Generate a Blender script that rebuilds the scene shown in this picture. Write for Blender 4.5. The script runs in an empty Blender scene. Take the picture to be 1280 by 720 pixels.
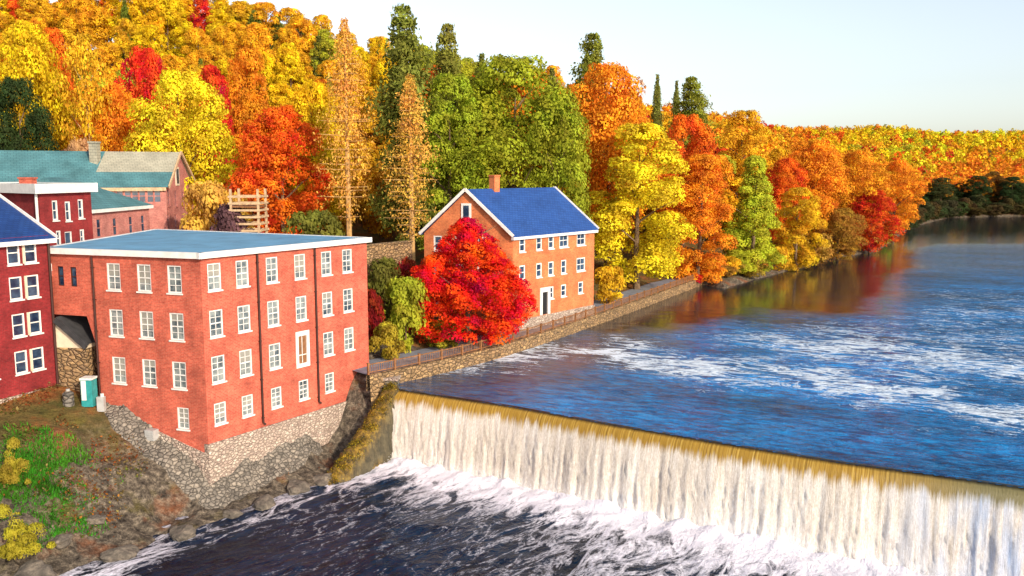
import bpy, math, random
import numpy as np
from mathutils import Vector, Matrix

random.seed(7)
RNG = np.random.default_rng(11)
scene = bpy.context.scene
COL = scene.collection

# ------------------------------------------------------------------ camera
EYE = 26.0
FOC = 1100.0
PITCH = math.atan(144 / FOC)
CP, SP = math.cos(PITCH), math.sin(PITCH)
cam = bpy.data.cameras.new('camera')
cam.lens = 36 * FOC / 1280
cam.sensor_width = 36
cam.clip_start = 0.5
cam.clip_end = 6000
camo = bpy.data.objects.new('camera', cam)
camo.location = (0, 0, EYE)
camo.rotation_euler = (math.pi / 2 - PITCH, 0, 0)
COL.objects.link(camo)
scene.camera = camo


def ray(px, py):
    u, v = px - 640, 360 - py
    return (u, v * SP + FOC * CP, v * CP - FOC * SP)


def G(px, py, z):          # survey point: where a sight line meets the level z
    r = ray(px, py)
    t = (z - EYE) / r[2]
    return Vector((r[0] * t, r[1] * t, z))


def D(px, py, Y):          # survey point at distance Y
    r = ray(px, py)
    t = Y / r[1]
    return Vector((r[0] * t, Y, EYE + r[2] * t))


def proj(x, y, z):
    dz = z - EYE
    f = y * CP - dz * SP
    up = y * SP + dz * CP
    return 640 + FOC * x / f, 360 - FOC * up / f


# ------------------------------------------------------------------ materials
def new_mat(name):
    m = bpy.data.materials.new(name)
    m.use_nodes = True
    nt = m.node_tree
    for n in list(nt.nodes):
        nt.nodes.remove(n)
    out = nt.nodes.new('ShaderNodeOutputMaterial')
    b = nt.nodes.new('ShaderNodeBsdfPrincipled')
    nt.links.new(b.outputs[0], out.inputs[0])
    return m, nt, b, out


def N(nt, kind, **kw):
    n = nt.nodes.new(kind)
    for k, v in kw.items():
        if k in n.inputs:
            n.inputs[k].default_value = v
        else:
            setattr(n, k, v)
    return n


def ramp(nt, stops, interp='LINEAR'):
    n = nt.nodes.new('ShaderNodeValToRGB')
    n.color_ramp.interpolation = interp
    e = n.color_ramp.elements
    while len(e) > 1:
        e.remove(e[-1])
    e[0].position = stops[0][0]
    c = stops[0][1]
    e[0].color = (*c, 1) if len(c) == 3 else c
    for p, c in stops[1:]:
        x = e.new(p)
        x.color = (*c, 1) if len(c) == 3 else c
    return n


def mixc(nt, fac, a, b, blend='MIX'):
    n = nt.nodes.new('ShaderNodeMix')
    n.data_type = 'RGBA'
    n.blend_type = blend
    for sock, v in ((n.inputs[0], fac), (n.inputs[6], a), (n.inputs[7], b)):
        if hasattr(v, 'links') or hasattr(v, 'is_linked'):
            nt.links.new(v, sock)
        elif isinstance(v, (int, float)):
            sock.default_value = v
        else:
            sock.default_value = (*v, 1)
    return n.outputs[2]


def math_n(nt, op, a, b=0.0, c=0.0, clamp=False):
    n = nt.nodes.new('ShaderNodeMath')
    n.operation = op
    n.use_clamp = clamp
    for i, v in enumerate((a, b, c)):
        if hasattr(v, 'is_linked'):
            nt.links.new(v, n.inputs[i])
        else:
            n.inputs[i].default_value = v
    return n.outputs[0]


def noise(nt, vec, scale, detail=4, rough=0.55, dist=0.0):
    n = nt.nodes.new('ShaderNodeTexNoise')
    n.inputs['Scale'].default_value = scale
    n.inputs['Detail'].default_value = detail
    n.inputs['Roughness'].default_value = rough
    n.inputs['Distortion'].default_value = dist
    if vec is not None:
        nt.links.new(vec, n.inputs['Vector'])
    return n


def mapping(nt, vec, scale=(1, 1, 1), rot=(0, 0, 0), loc=(0, 0, 0)):
    n = nt.nodes.new('ShaderNodeMapping')
    n.inputs['Scale'].default_value = scale
    n.inputs['Rotation'].default_value = rot
    n.inputs['Location'].default_value = loc
    nt.links.new(vec, n.inputs['Vector'])
    return n.outputs[0]


def geo_pos(nt):
    return nt.nodes.new('ShaderNodeNewGeometry').outputs['Position']


def bump(nt, b, height, strength=0.3, dist=0.05):
    n = nt.nodes.new('ShaderNodeBump')
    n.inputs['Strength'].default_value = strength
    n.inputs['Distance'].default_value = dist
    nt.links.new(height, n.inputs['Height'])
    nt.links.new(n.outputs[0], b.inputs['Normal'])
    return n


def brick_mat(name, c1, c2, mortar, dirt=0.4, dirtcol=(0.05, 0.02, 0.02)):
    m, nt, b, _ = new_mat(name)
    uv = nt.nodes.new('ShaderNodeUVMap').outputs[0]
    t = nt.nodes.new('ShaderNodeTexBrick')
    nt.links.new(uv, t.inputs['Vector'])
    t.inputs['Color1'].default_value = (*c1, 1)
    t.inputs['Color2'].default_value = (*c2, 1)
    t.inputs['Mortar'].default_value = (*mortar, 1)
    t.inputs['Scale'].default_value = 1.0
    t.inputs['Brick Width'].default_value = 0.34
    t.inputs['Row Height'].default_value = 0.115
    t.inputs['Mortar Size'].default_value = 0.011
    t.inputs['Bias'].default_value = -0.1
    n1 = noise(nt, uv, 0.55, 6, 0.65)
    n2 = noise(nt, uv, 5.0, 3, 0.6)
    st = noise(nt, mapping(nt, uv, (1.2, 0.12, 1)), 1.0, 4, 0.6)
    r1 = ramp(nt, [(0.34, (0.66, 0.65, 0.66)), (0.66, (1.15, 1.12, 1.1))])
    nt.links.new(n1.outputs[0], r1.inputs[0])
    r2 = ramp(nt, [(0.3, (0.72, 0.7, 0.7)), (0.7, (1.2, 1.2, 1.2))])
    nt.links.new(n2.outputs[0], r2.inputs[0])
    c = mixc(nt, 1.0, t.outputs[0], r1.outputs[0], 'MULTIPLY')
    c = mixc(nt, 0.8, c, r2.outputs[0], 'MULTIPLY')
    f = math_n(nt, 'MULTIPLY_ADD', st.outputs[0], 2.2, -1.15, True)
    f = math_n(nt, 'MULTIPLY', f, dirt)
    c = mixc(nt, f, c, dirtcol)
    nt.links.new(c, b.inputs['Base Color'])
    b.inputs['Roughness'].default_value = 0.9
    b.inputs['Specular IOR Level'].default_value = 0.2
    bump(nt, b, t.outputs['Fac'], -0.35, 0.02)
    return m


def plain_mat(name, col, rough=0.7, var=0.25, scale=2.0, metal=0.0, spec=0.3, coord='pos'):
    m, nt, b, _ = new_mat(name)
    p = geo_pos(nt)
    n1 = noise(nt, p, scale, 5, 0.6)
    r = ramp(nt, [(0.3, (1 - var,) * 3), (0.7, (1 + var * 0.6,) * 3)])
    nt.links.new(n1.outputs[0], r.inputs[0])
    c = mixc(nt, 1.0, col, r.outputs[0], 'MULTIPLY')
    nt.links.new(c, b.inputs['Base Color'])
    b.inputs['Roughness'].default_value = rough
    b.inputs['Metallic'].default_value = metal
    b.inputs['Specular IOR Level'].default_value = spec
    return m


def stone_mat(name, cols, scale=1.6, stretch=1.6, mort=(0.09, 0.08, 0.075)):
    m, nt, b, _ = new_mat(name)
    p = geo_pos(nt)
    pd = noise(nt, p, 0.9, 3)
    pp = mixc(nt, 0.12, p, pd.outputs['Color'], 'ADD')
    mp = mapping(nt, pp, (1, 1, stretch))
    v = N(nt, 'ShaderNodeTexVoronoi', feature='F1')
    v.inputs['Scale'].default_value = scale
    nt.links.new(mp, v.inputs['Vector'])
    e = N(nt, 'ShaderNodeTexVoronoi', feature='DISTANCE_TO_EDGE')
    e.inputs['Scale'].default_value = scale
    nt.links.new(mp, e.inputs['Vector'])
    sep = nt.nodes.new('ShaderNodeSeparateColor')
    nt.links.new(v.outputs['Color'], sep.inputs[0])
    k = len(cols)
    r = ramp(nt, [(i / max(1, k - 1), c) for i, c in enumerate(cols)])
    nt.links.new(sep.outputs[0], r.inputs[0])
    n2 = noise(nt, p, 4, 5, 0.65)
    rr = ramp(nt, [(0.3, (0.6, 0.6, 0.6)), (0.7, (1.25, 1.25, 1.25))])
    nt.links.new(n2.outputs[0], rr.inputs[0])
    c = mixc(nt, 1.0, r.outputs[0], rr.outputs[0], 'MULTIPLY')
    er = ramp(nt, [(0.0, (1, 1, 1)), (0.09, (0, 0, 0))])
    nt.links.new(e.outputs['Distance'], er.inputs[0])
    c = mixc(nt, er.outputs[0], c, mort)
    nt.links.new(c, b.inputs['Base Color'])
    b.inputs['Roughness'].default_value = 0.92
    b.inputs['Specular IOR Level'].default_value = 0.2
    er2 = ramp(nt, [(0.0, (0, 0, 0)), (0.2, (1, 1, 1))])
    nt.links.new(e.outputs['Distance'], er2.inputs[0])
    h = math_n(nt, 'ADD', er2.outputs[0], math_n(nt, 'MULTIPLY', n2.outputs[0], 0.6))
    bump(nt, b, h, 0.8, 0.12)
    return m


def roof_mat(name, c1, c2, row=0.35, rough=0.7, streak=0.4, warm=None):
    m, nt, b, _ = new_mat(name)
    uv = nt.nodes.new('ShaderNodeUVMap').outputs[0]
    t = nt.nodes.new('ShaderNodeTexBrick')
    nt.links.new(uv, t.inputs['Vector'])
    t.inputs['Color1'].default_value = (*c1, 1)
    t.inputs['Color2'].default_value = (*c2, 1)
    t.inputs['Mortar'].default_value = (c1[0] * 0.4, c1[1] * 0.4, c1[2] * 0.45, 1)
    t.inputs['Scale'].default_value = 1
    t.inputs['Brick Width'].default_value = row * 1.7
    t.inputs['Row Height'].default_value = row
    t.inputs['Mortar Size'].default_value = 0.02
    n1 = noise(nt, uv, 0.35, 6, 0.65)
    r1 = ramp(nt, [(0.3, (1 - streak,) * 3), (0.7, (1 + streak,) * 3)])
    nt.links.new(n1.outputs[0], r1.inputs[0])
    c = mixc(nt, 1.0, t.outputs[0], r1.outputs[0], 'MULTIPLY')
    nt.links.new(c, b.inputs['Base Color'])
    b.inputs['Roughness'].default_value = rough
    b.inputs['Specular IOR Level'].default_value = 0.3
    bump(nt, b, t.outputs['Fac'], -0.3, 0.02)
    return m


M = {}
M['brick_orange'] = brick_mat('brick_orange', (0.60, 0.125, 0.075), (0.46, 0.075, 0.048), (0.46, 0.21, 0.15))
M['brick_house'] = brick_mat('brick_house', (0.66, 0.19, 0.06), (0.54, 0.13, 0.045), (0.5, 0.26, 0.15), 0.2)
M['brick_crimson_shade'] = brick_mat('brick_crimson_shade', (0.27, 0.022, 0.026), (0.19, 0.016, 0.02), (0.2, 0.05, 0.05))  # shade on the left mill is put into this darker red
M['brick_tower'] = brick_mat('brick_tower', (0.30, 0.026, 0.028), (0.22, 0.02, 0.022), (0.22, 0.06, 0.06))
M['brick_pink'] = brick_mat('brick_pink', (0.52, 0.20, 0.17), (0.42, 0.12, 0.11), (0.5, 0.3, 0.26), 0.25)
M['white'] = plain_mat('white_paint', (0.72, 0.70, 0.68), 0.55, 0.15, 1.5)
M['cream'] = plain_mat('cream_paint', (0.66, 0.56, 0.42), 0.7, 0.2, 1.0)
M['white_wood'] = plain_mat('white_wood', (0.52, 0.36, 0.22), 0.8, 0.35, 3.0)
M['pipe'] = plain_mat('dark_pipe', (0.05, 0.018, 0.014), 0.5, 0.3, 1.0)
M['blind'] = plain_mat('blind', (0.27, 0.26, 0.235), 0.8, 0.2, 1.0)
M['rust'] = plain_mat('rusty_rail', (0.26, 0.115, 0.045), 0.85, 0.5, 2.5)
M['dark'] = plain_mat('dark_void', (0.015, 0.015, 0.018), 0.8, 0.3)
M['dark_roof'] = plain_mat('dark_roof', (0.04, 0.04, 0.045), 0.8, 0.4, 2)
M['teal_metal'] = plain_mat('teal_metal', (0.03, 0.28, 0.29), 0.5, 0.3)
M['grey_metal'] = plain_mat('grey_metal', (0.4, 0.4, 0.4), 0.4, 0.2)
M['brown_wood'] = plain_mat('brown_wood', (0.22, 0.1, 0.045), 0.8, 0.35, 3)
M['slate_blue'] = roof_mat('slate_blue', (0.016, 0.062, 0.24), (0.022, 0.078, 0.28), 0.3, 0.6, 0.2)
M['slate_deep'] = roof_mat('slate_deep', (0.008, 0.038, 0.17), (0.013, 0.052, 0.20), 0.3, 0.6, 0.25)
M['slate_teal'] = roof_mat('slate_teal', (0.06, 0.165, 0.19), (0.075, 0.19, 0.215), 0.4, 0.7, 0.3)
M['slate_tan'] = roof_mat('slate_tan', (0.30, 0.29, 0.23), (0.35, 0.33, 0.26), 0.4, 0.75, 0.25)
M['membrane'] = roof_mat('roof_membrane', (0.10, 0.27, 0.44), (0.115, 0.295, 0.46), 3.2, 0.6, 0.25)
M['stone_pale'] = stone_mat('stone_pale', [(0.36, 0.27, 0.23), (0.58, 0.46, 0.38), (0.44, 0.33, 0.28), (0.66, 0.56, 0.47)], 2.8, 1.6, (0.22, 0.17, 0.14))
M['stone_grey'] = stone_mat('stone_grey', [(0.10, 0.095, 0.09), (0.2, 0.18, 0.16), (0.14, 0.12, 0.1), (0.27, 0.23, 0.19)], 1.3, 1.6, (0.03, 0.03, 0.03))
M['stone_rev'] = stone_mat('stone_rev', [(0.13, 0.115, 0.10), (0.27, 0.235, 0.2), (0.19, 0.165, 0.14), (0.34, 0.29, 0.24)], 2.6, 1.4, (0.05, 0.045, 0.04))
M['stone_wall'] = stone_mat('stone_wall', [(0.20, 0.13, 0.07), (0.38, 0.24, 0.12), (0.26, 0.17, 0.10), (0.48, 0.31, 0.15)], 1.8, 1.8, (0.03, 0.025, 0.02))


def glass_mat():
    m, nt, b, _ = new_mat('window_glass')
    p = geo_pos(nt)
    n1 = noise(nt, p, 0.9, 3, 0.6)
    r = ramp(nt, [(0.35, (0.03, 0.05, 0.07)), (0.62, (0.26, 0.29, 0.29))])
    nt.links.new(n1.outputs[0], r.inputs[0])
    nt.links.new(r.outputs[0], b.inputs['Base Color'])
    b.inputs['Roughness'].default_value = 0.12
    b.inputs['Specular IOR Level'].default_value = 0.7
    return m


M['glass'] = glass_mat()


def dark_glass():
    m, nt, b, _ = new_mat('dark_glass')
    p = geo_pos(nt)
    n1 = noise(nt, p, 0.9, 3, 0.6)
    r = ramp(nt, [(0.35, (0.01, 0.02, 0.05)), (0.65, (0.05, 0.09, 0.15))])
    nt.links.new(n1.outputs[0], r.inputs[0])
    nt.links.new(r.outputs[0], b.inputs['Base Color'])
    b.inputs['Roughness'].default_value = 0.1
    return m


M['glass_dark'] = dark_glass()


def leaf_mat(name, use_attr):
    m, nt, b, out = new_mat(name)
    if use_attr:
        base = N(nt, 'ShaderNodeAttribute', attribute_name='col').outputs['Color']
        rnd = 0.5
    else:
        oi = nt.nodes.new('ShaderNodeObjectInfo')
        base = oi.outputs['Color']
    tint = N(nt, 'ShaderNodeAttribute', attribute_name='tint').outputs['Fac']
    p = geo_pos(nt)
    n1 = noise(nt, p, 0.22, 3, 0.6)
    # brightness per leaf clump
    br = math_n(nt, 'MULTIPLY_ADD', tint, 0.85, 0.55)
    pn = math_n(nt, 'MULTIPLY_ADD', n1.outputs[0], 0.9, 0.55)
    br = math_n(nt, 'MULTIPLY', br, pn)
    hsv = nt.nodes.new('ShaderNodeHueSaturation')
    nt.links.new(base, hsv.inputs['Color'])
    n2 = noise(nt, p, 0.3, 4, 0.6)
    hv = math_n(nt, 'ADD', math_n(nt, 'MULTIPLY', tint, 0.03), math_n(nt, 'MULTIPLY_ADD', n2.outputs[0], 0.10, 0.437))
    nt.links.new(hv, hsv.inputs['Hue'])
    nt.links.new(br, hsv.inputs['Value'])
    c = hsv.outputs[0]
    nt.links.new(c, b.inputs['Base Color'])
    b.inputs['Roughness'].default_value = 0.75
    b.inputs['Specular IOR Level'].default_value = 0.15
    tr = nt.nodes.new('ShaderNodeBsdfTranslucent')
    nt.links.new(c, tr.inputs[0])
    mx = nt.nodes.new('ShaderNodeMixShader')
    mx.inputs[0].default_value = 0.36
    nt.links.new(b.outputs[0], mx.inputs[1])
    nt.links.new(tr.outputs[0], mx.inputs[2])
    nt.links.new(mx.outputs[0], out.inputs[0])
    return m


M['leaf'] = leaf_mat('leaf', False)
M['leaf_mass'] = leaf_mat('leaf_mass', True)
M['bark'] = plain_mat('bark', (0.17, 0.11, 0.065), 0.95, 0.5, 3.0)
M['bark_tan'] = plain_mat('bark_tan', (0.50, 0.30, 0.12), 0.95, 0.35, 2.0)


# ------------------------------------------------------------------ mesh building
class MB:
    def __init__(s):
        s.v, s.f, s.uv, s.mi = [], [], [], []

    def face(s, pts, uvs=None, mi=0):
        i = len(s.v)
        s.v.extend([tuple(p) for p in pts])
        s.f.append(tuple(range(i, i + len(pts))))
        s.uv.append(uvs if uvs else [(0, 0)] * len(pts))
        s.mi.append(mi)

    def wface(s, pts, mi=0):
        """face with metre uvs: u along the horizontal, v up the face"""
        P = [Vector(p) for p in pts]
        n = Vector((0, 0, 0))
        for a, b_ in zip(P, P[1:] + P[:1]):
            n += a.cross(b_)
        n.normalize()
        if abs(n.z) > 0.999:
            U, V = Vector((1, 0, 0)), Vector((0, 1, 0))
        else:
            U = Vector((0, 0, 1)).cross(n).normalized()
            V = n.cross(U)
        s.face(P, [(p.dot(U), p.dot(V)) for p in P], mi)

    def box(s, c, ax, ay, az, mi=0):
        """box by centre and three half-axis vectors"""
        c, ax, ay, az = Vector(c), Vector(ax), Vector(ay), Vector(az)
        if ax.cross(ay).dot(az) < 0:
            ax = -ax
        q = lambda i, j, k: c + ax * i + ay * j + az * k
        for F in (((1, -1, -1), (1, 1, -1), (1, 1, 1), (1, -1, 1)), ((-1, 1, -1), (-1, -1, -1), (-1, -1, 1), (-1, 1, 1)),
                  ((1, 1, -1), (-1, 1, -1), (-1, 1, 1), (1, 1, 1)), ((-1, -1, -1), (1, -1, -1), (1, -1, 1), (-1, -1, 1)),
                  ((-1, -1, 1), (1, -1, 1), (1, 1, 1), (-1, 1, 1)), ((-1, 1, -1), (1, 1, -1), (1, -1, -1), (-1, -1, -1))):
            s.wface([q(*t) for t in F], mi)

    def bar(s, a, b_, w, h, up=(0, 0, 1), mi=0):
        a, b_ = Vector(a), Vector(b_)
        d = b_ - a
        L = d.length
        d.normalize()
        side = d.cross(Vector(up))
        if side.length < 1e-4:
            side = d.cross(Vector((1, 0, 0)))
        side.normalize()
        u = side.cross(d)
        s.box((a + b_) / 2, d * (L / 2), side * (w / 2), u * (h / 2), mi)

    def tube(s, pts, radii, n=8, mi=0, cap=True):
        rings = []
        for k, p in enumerate(pts):
            p = Vector(p)
            d = (Vector(pts[min(k + 1, len(pts) - 1)]) - Vector(pts[max(k - 1, 0)])).normalized()
            a = d.cross(Vector((0, 1, 0.3))).normalized()
            b_ = d.cross(a)
            r = radii[k] if hasattr(radii, '__len__') else radii
            rings.append([p + (a * math.cos(t) + b_ * math.sin(t)) * r for t in [2 * math.pi * j / n for j in range(n)]])
        for A, B in zip(rings, rings[1:]):
            for j in range(n):
                s.face([A[j], B[j], B[(j + 1) % n], A[(j + 1) % n]], None, mi)
        if cap:
            s.face(rings[-1][::-1], None, mi)
            s.face(rings[0], None, mi)

    def prism(s, poly, z0, z1, mi=0, top=True, bottom=True):
        """vertical prism over a counter-clockwise plan polygon"""
        n = len(poly)
        for i in range(n):
            a, b_ = poly[i], poly[(i + 1) % n]
            s.wface([(a[0], a[1], z0), (b_[0], b_[1], z0), (b_[0], b_[1], z1), (a[0], a[1], z1)], mi)
        if top:
            s.wface([(p[0], p[1], z1) for p in poly], mi)
        if bottom:
            s.wface([(p[0], p[1], z0) for p in reversed(poly)], mi)

    def build(s, name, mat, parent=None, origin=None, smooth=False):
        o = Vector(origin) if origin is not None else (Vector((0, 0, 0)) if parent is None else world_loc(parent))
        me = bpy.data.meshes.new(name)
        v = [(p[0] - o.x, p[1] - o.y, p[2] - o.z) for p in s.v]
        me.from_pydata(v, [], s.f)
        uvl = me.uv_layers.new(name='UVMap')
        flat = [c for f in s.uv for uv in f for c in uv]
        uvl.data.foreach_set('uv', flat)
        mats = mat if isinstance(mat, (list, tuple)) else [mat]
        for m in mats:
            me.materials.append(m)
        if len(mats) > 1:
            me.polygons.foreach_set('material_index', s.mi)
        if smooth:
            me.polygons.foreach_set('use_smooth', [True] * len(me.polygons))
        ob = bpy.data.objects.new(name, me)
        COL.objects.link(ob)
        if parent is not None:
            ob.parent = parent
            ob.location = o - world_loc(parent)
        else:
            ob.location = o
        return ob


def world_loc(o):
    p = Vector(o.location)
    while o.parent:
        o = o.parent
        p += Vector(o.location)
    return p


def tag(o, label=None, cat=None, group=None, kind=None):
    if label: o['label'] = label
    if cat: o['category'] = cat
    if group: o['group'] = group
    if kind: o['kind'] = kind
    return o


def empty(name, loc, label=None, cat=None, group=None):
    o = bpy.data.objects.new(name, None)
    o.empty_display_size = 0.5
    o.location = loc
    COL.objects.link(o)
    return tag(o, label, cat, group)


def np_mesh(name, verts, faces, mat, smooth=False, attrs=None):
    """verts (n,3), faces (m,4) numpy"""
    me = bpy.data.meshes.new(name)
    nv, nf = len(verts), len(faces)
    k = faces.shape[1]
    me.vertices.add(nv)
    me.vertices.foreach_set('co', np.asarray(verts, np.float32).ravel())
    me.loops.add(nf * k)
    me.loops.foreach_set('vertex_index', faces.astype(np.int32).ravel())
    me.polygons.add(nf)
    me.polygons.foreach_set('loop_start', np.arange(0, nf * k, k, dtype=np.int32))
    me.polygons.foreach_set('loop_total', np.full(nf, k, np.int32))
    if smooth:
        me.polygons.foreach_set('use_smooth', np.ones(nf, bool))
    me.update(calc_edges=True)
    for m in (mat if isinstance(mat, (list, tuple)) else [mat]):
        me.materials.append(m)
    for (an, dom, typ, data) in attrs or []:
        a = me.attributes.new(an, typ, dom)
        a.data.foreach_set('color' if typ == 'FLOAT_COLOR' else 'value', np.asarray(data, np.float32).ravel())
    return me


def link(name, me, parent=None, loc=(0, 0, 0)):
    o = bpy.data.objects.new(name, me)
    COL.objects.link(o)
    o.parent = parent
    o.location = loc
    return o


def leaf_quads(cen, nrm, size, rng, aspect=1.0):
    n = len(cen)
    nrm = nrm / (np.linalg.norm(nrm, axis=1)[:, None] + 1e-9)
    t = rng.normal(size=(n, 3)); t -= (t * nrm).sum(1)[:, None] * nrm
    t /= np.linalg.norm(t, axis=1)[:, None] + 1e-9
    b_ = np.cross(nrm, t)
    s = size[:, None]
    q = np.stack([cen + t * s * aspect, cen + b_ * s * .62 + nrm * s * .12, cen - t * s * aspect, cen - b_ * s * .62 + nrm * s * .12], 1)
    return q.reshape(-1, 3), np.arange(n * 4).reshape(n, 4)


# ------------------------------------------------------------------ levels, shore and terrain
ZU = 6.3      # river above the dam
ZP = 7.6      # riverside path
shore = [(-75, 12), (-44, 40)]
for q in ((100, 712), (200, 677), (300, 640), (400, 604), (466, 579)):
    g = G(*q, 0.0); shore.append((g.x, g.y))
LOW_N = len(shore)
walk_px = [(462, 469), (500, 462), (560, 449), (620, 434), (680, 416), (740, 396), (800, 375), (850, 357), (878, 347)]
walk = [G(a, b_, ZP) for a, b_ in walk_px]
for p in walk[1:]:
    shore.append((p.x, p.y))
for q in ((905, 361), (960, 346), (1000, 335), (1049, 323), (1100, 313), (1118, 300), (1140, 284), (1187, 272), (1240, 270.5), (1285, 270)):
    g = G(*q, ZU); shore.append((g.x, g.y))
shore += [(330, 415), (480, 440), (700, 470)]
SH = np.array(shore)
RIV = np.vstack([SH, [[700, -60], [-75, -60]]])


def seg_dist(X, Y, pts):
    d = np.full(X.shape, 1e9)
    for (ax, ay), (bx, by) in zip(pts[:-1], pts[1:]):
        vx, vy = bx - ax, by - ay
        t = np.clip(((X - ax) * vx + (Y - ay) * vy) / (vx * vx + vy * vy + 1e-9), 0, 1)
        d = np.minimum(d, np.hypot(X - ax - t * vx, Y - ay - t * vy))
    return d


def inside(X, Y, poly):
    r = np.zeros(X.shape, bool)
    n = len(poly)
    for i in range(n):
        ax, ay = poly[i]; bx, by = poly[(i + 1) % n]
        c = ((ay > Y) != (by > Y))
        with np.errstate(divide='ignore', invalid='ignore'):
            xi = (bx - ax) * (Y - ay) / (by - ay + 1e-12) + ax
        r ^= c & (X < xi)
    return r


def sstep(x, a, b_):
    t = np.clip((x - a) / (b_ - a), 0, 1)
    return t * t * (3 - 2 * t)


def vnoise(X, Y, sc, seed=0):
    """smooth value noise"""
    x, y = X / sc, Y / sc
    xi, yi = np.floor(x).astype(int), np.floor(y).astype(int)
    fx, fy = x - xi, y - yi
    fx, fy = fx * fx * (3 - 2 * fx), fy * fy * (3 - 2 * fy)
    def h(i, j):
        n = (i * 374761393 + j * 668265263 + seed * 974711) & 0x7fffffff
        n = ((n ^ (n >> 13)) * 1274126177) & 0x7fffffff
        return (n ^ (n >> 16)) / 0x7fffffff
    # keep numbers bounded
    return ((h(xi, yi) * (1 - fx) + h(xi + 1, yi) * fx) * (1 - fy) + (h(xi, yi + 1) * (1 - fx) + h(xi + 1, yi + 1) * fx) * fy) * 2 - 1


def terrain(X, Y):
    X = np.atleast_1d(np.asarray(X, float)); Y = np.atleast_1d(np.asarray(Y, float))
    s = seg_dist(X, Y, SH)
    s = np.where(inside(X, Y, RIV), -s, s)
    low = np.interp(s, [-6, -1.5, 0, 2.3, 5.7, 10.5, 16.5, 30, 60], [-2.5, -1.5, -0.1, 0.6, 3.6, 6.5, 8.6, 9.5, 10])
    rough = vnoise(X, Y, 2.3, 1) * 0.5 + vnoise(X, Y, 0.9, 2) * 0.3 + vnoise(X, Y, 6, 3) * 0.6
    rdg = (1 - np.abs(vnoise(X + Y * .3, Y, 1.9, 14))) ** 2 + .6 * (1 - np.abs(vnoise(X, Y - X * .4, .8, 15))) ** 2
    low = low + (rdg - .8) * .55 * np.clip((s + .5) / 3, 0, 1) * (1 - sstep(s, 5, 10))
    low = low + rough * np.clip((s + 1) / 4, 0, 1) * (1 - sstep(s, 9, 16)) * 0.8
    walkzone = 1 - sstep(Y, 135, 160)
    upA = np.interp(s, [-6, -0.6, 0.25, 0.3, 5.9, 8, 20, 60], [ZU - 3, ZU - 2.5, ZP - 0.9, ZP - 0.15, ZP - 0.12, ZP + 0.6, 10, 12])
    upB = np.interp(s, [-6, -1, 0, 2, 6, 15], [ZU - 3, ZU - 1, ZU - 0.1, ZU + 0.9, ZU + 1.6, 9.5])
    up = upA * walkzone + upB * (1 - walkzone)
    # the lower bank rises to the abutment by the dam
    k = sstep(Y + 0.25 * X, 73.5, 78.5)
    z = low * (1 - k) + up * k
    # hill behind
    s0 = 38 - 30 * sstep(Y, 112, 150)
    A = 30 + 20 * sstep(-X, 5, 110) + 8 * sstep(Y, 380, 650)
    Wd = 135 - 25 * sstep(Y, 110, 150)
    far = sstep(Y, 300, 420) * sstep(X, 100, 200)
    Wd = Wd + far * 190
    left = 1 - sstep(X, -30, 30)
    yb = 140 + 25 * left
    m = np.where(left > 0.01, np.minimum(s - s0, (Y - yb) * (1.0 + 3.0 * (1 - left)) + 40 * (1 - left)), s - s0)
    hill = A * sstep(m, 0, Wd)
    z = z + hill + (vnoise(X, Y, 30, 5) * 2.5 + vnoise(X, Y, 90, 6) * 4) * np.clip(hill / 10, 0, 1)
    return z, s


def tz(x, y):
    return float(terrain(x, y)[0][0])


# ground sheet, finer near the camera
gx = np.unique(np.concatenate([np.linspace(-700, -120, 60), np.linspace(-120, -48, 60), np.linspace(-48, 6, 150), np.linspace(6, 60, 70), np.linspace(60, 240, 70), np.linspace(240, 1000, 70)]))
gy = np.unique(np.concatenate([np.linspace(20, 46, 14), np.linspace(46, 92, 130), np.linspace(92, 160, 80), np.linspace(160, 420, 100), np.linspace(420, 1500, 70)]))
GX, GY = np.meshgrid(gx, gy)
GZ, GS = terrain(GX.ravel(), GY.ravel())
verts = np.column_stack([GX.ravel(), GY.ravel(), GZ])
nx, ny = len(gx), len(gy)
ii = (np.arange(ny - 1)[:, None] * nx + np.arange(nx - 1)[None, :]).ravel()
faces = np.column_stack([ii, ii + 1, ii + nx + 1, ii + nx])


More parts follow.
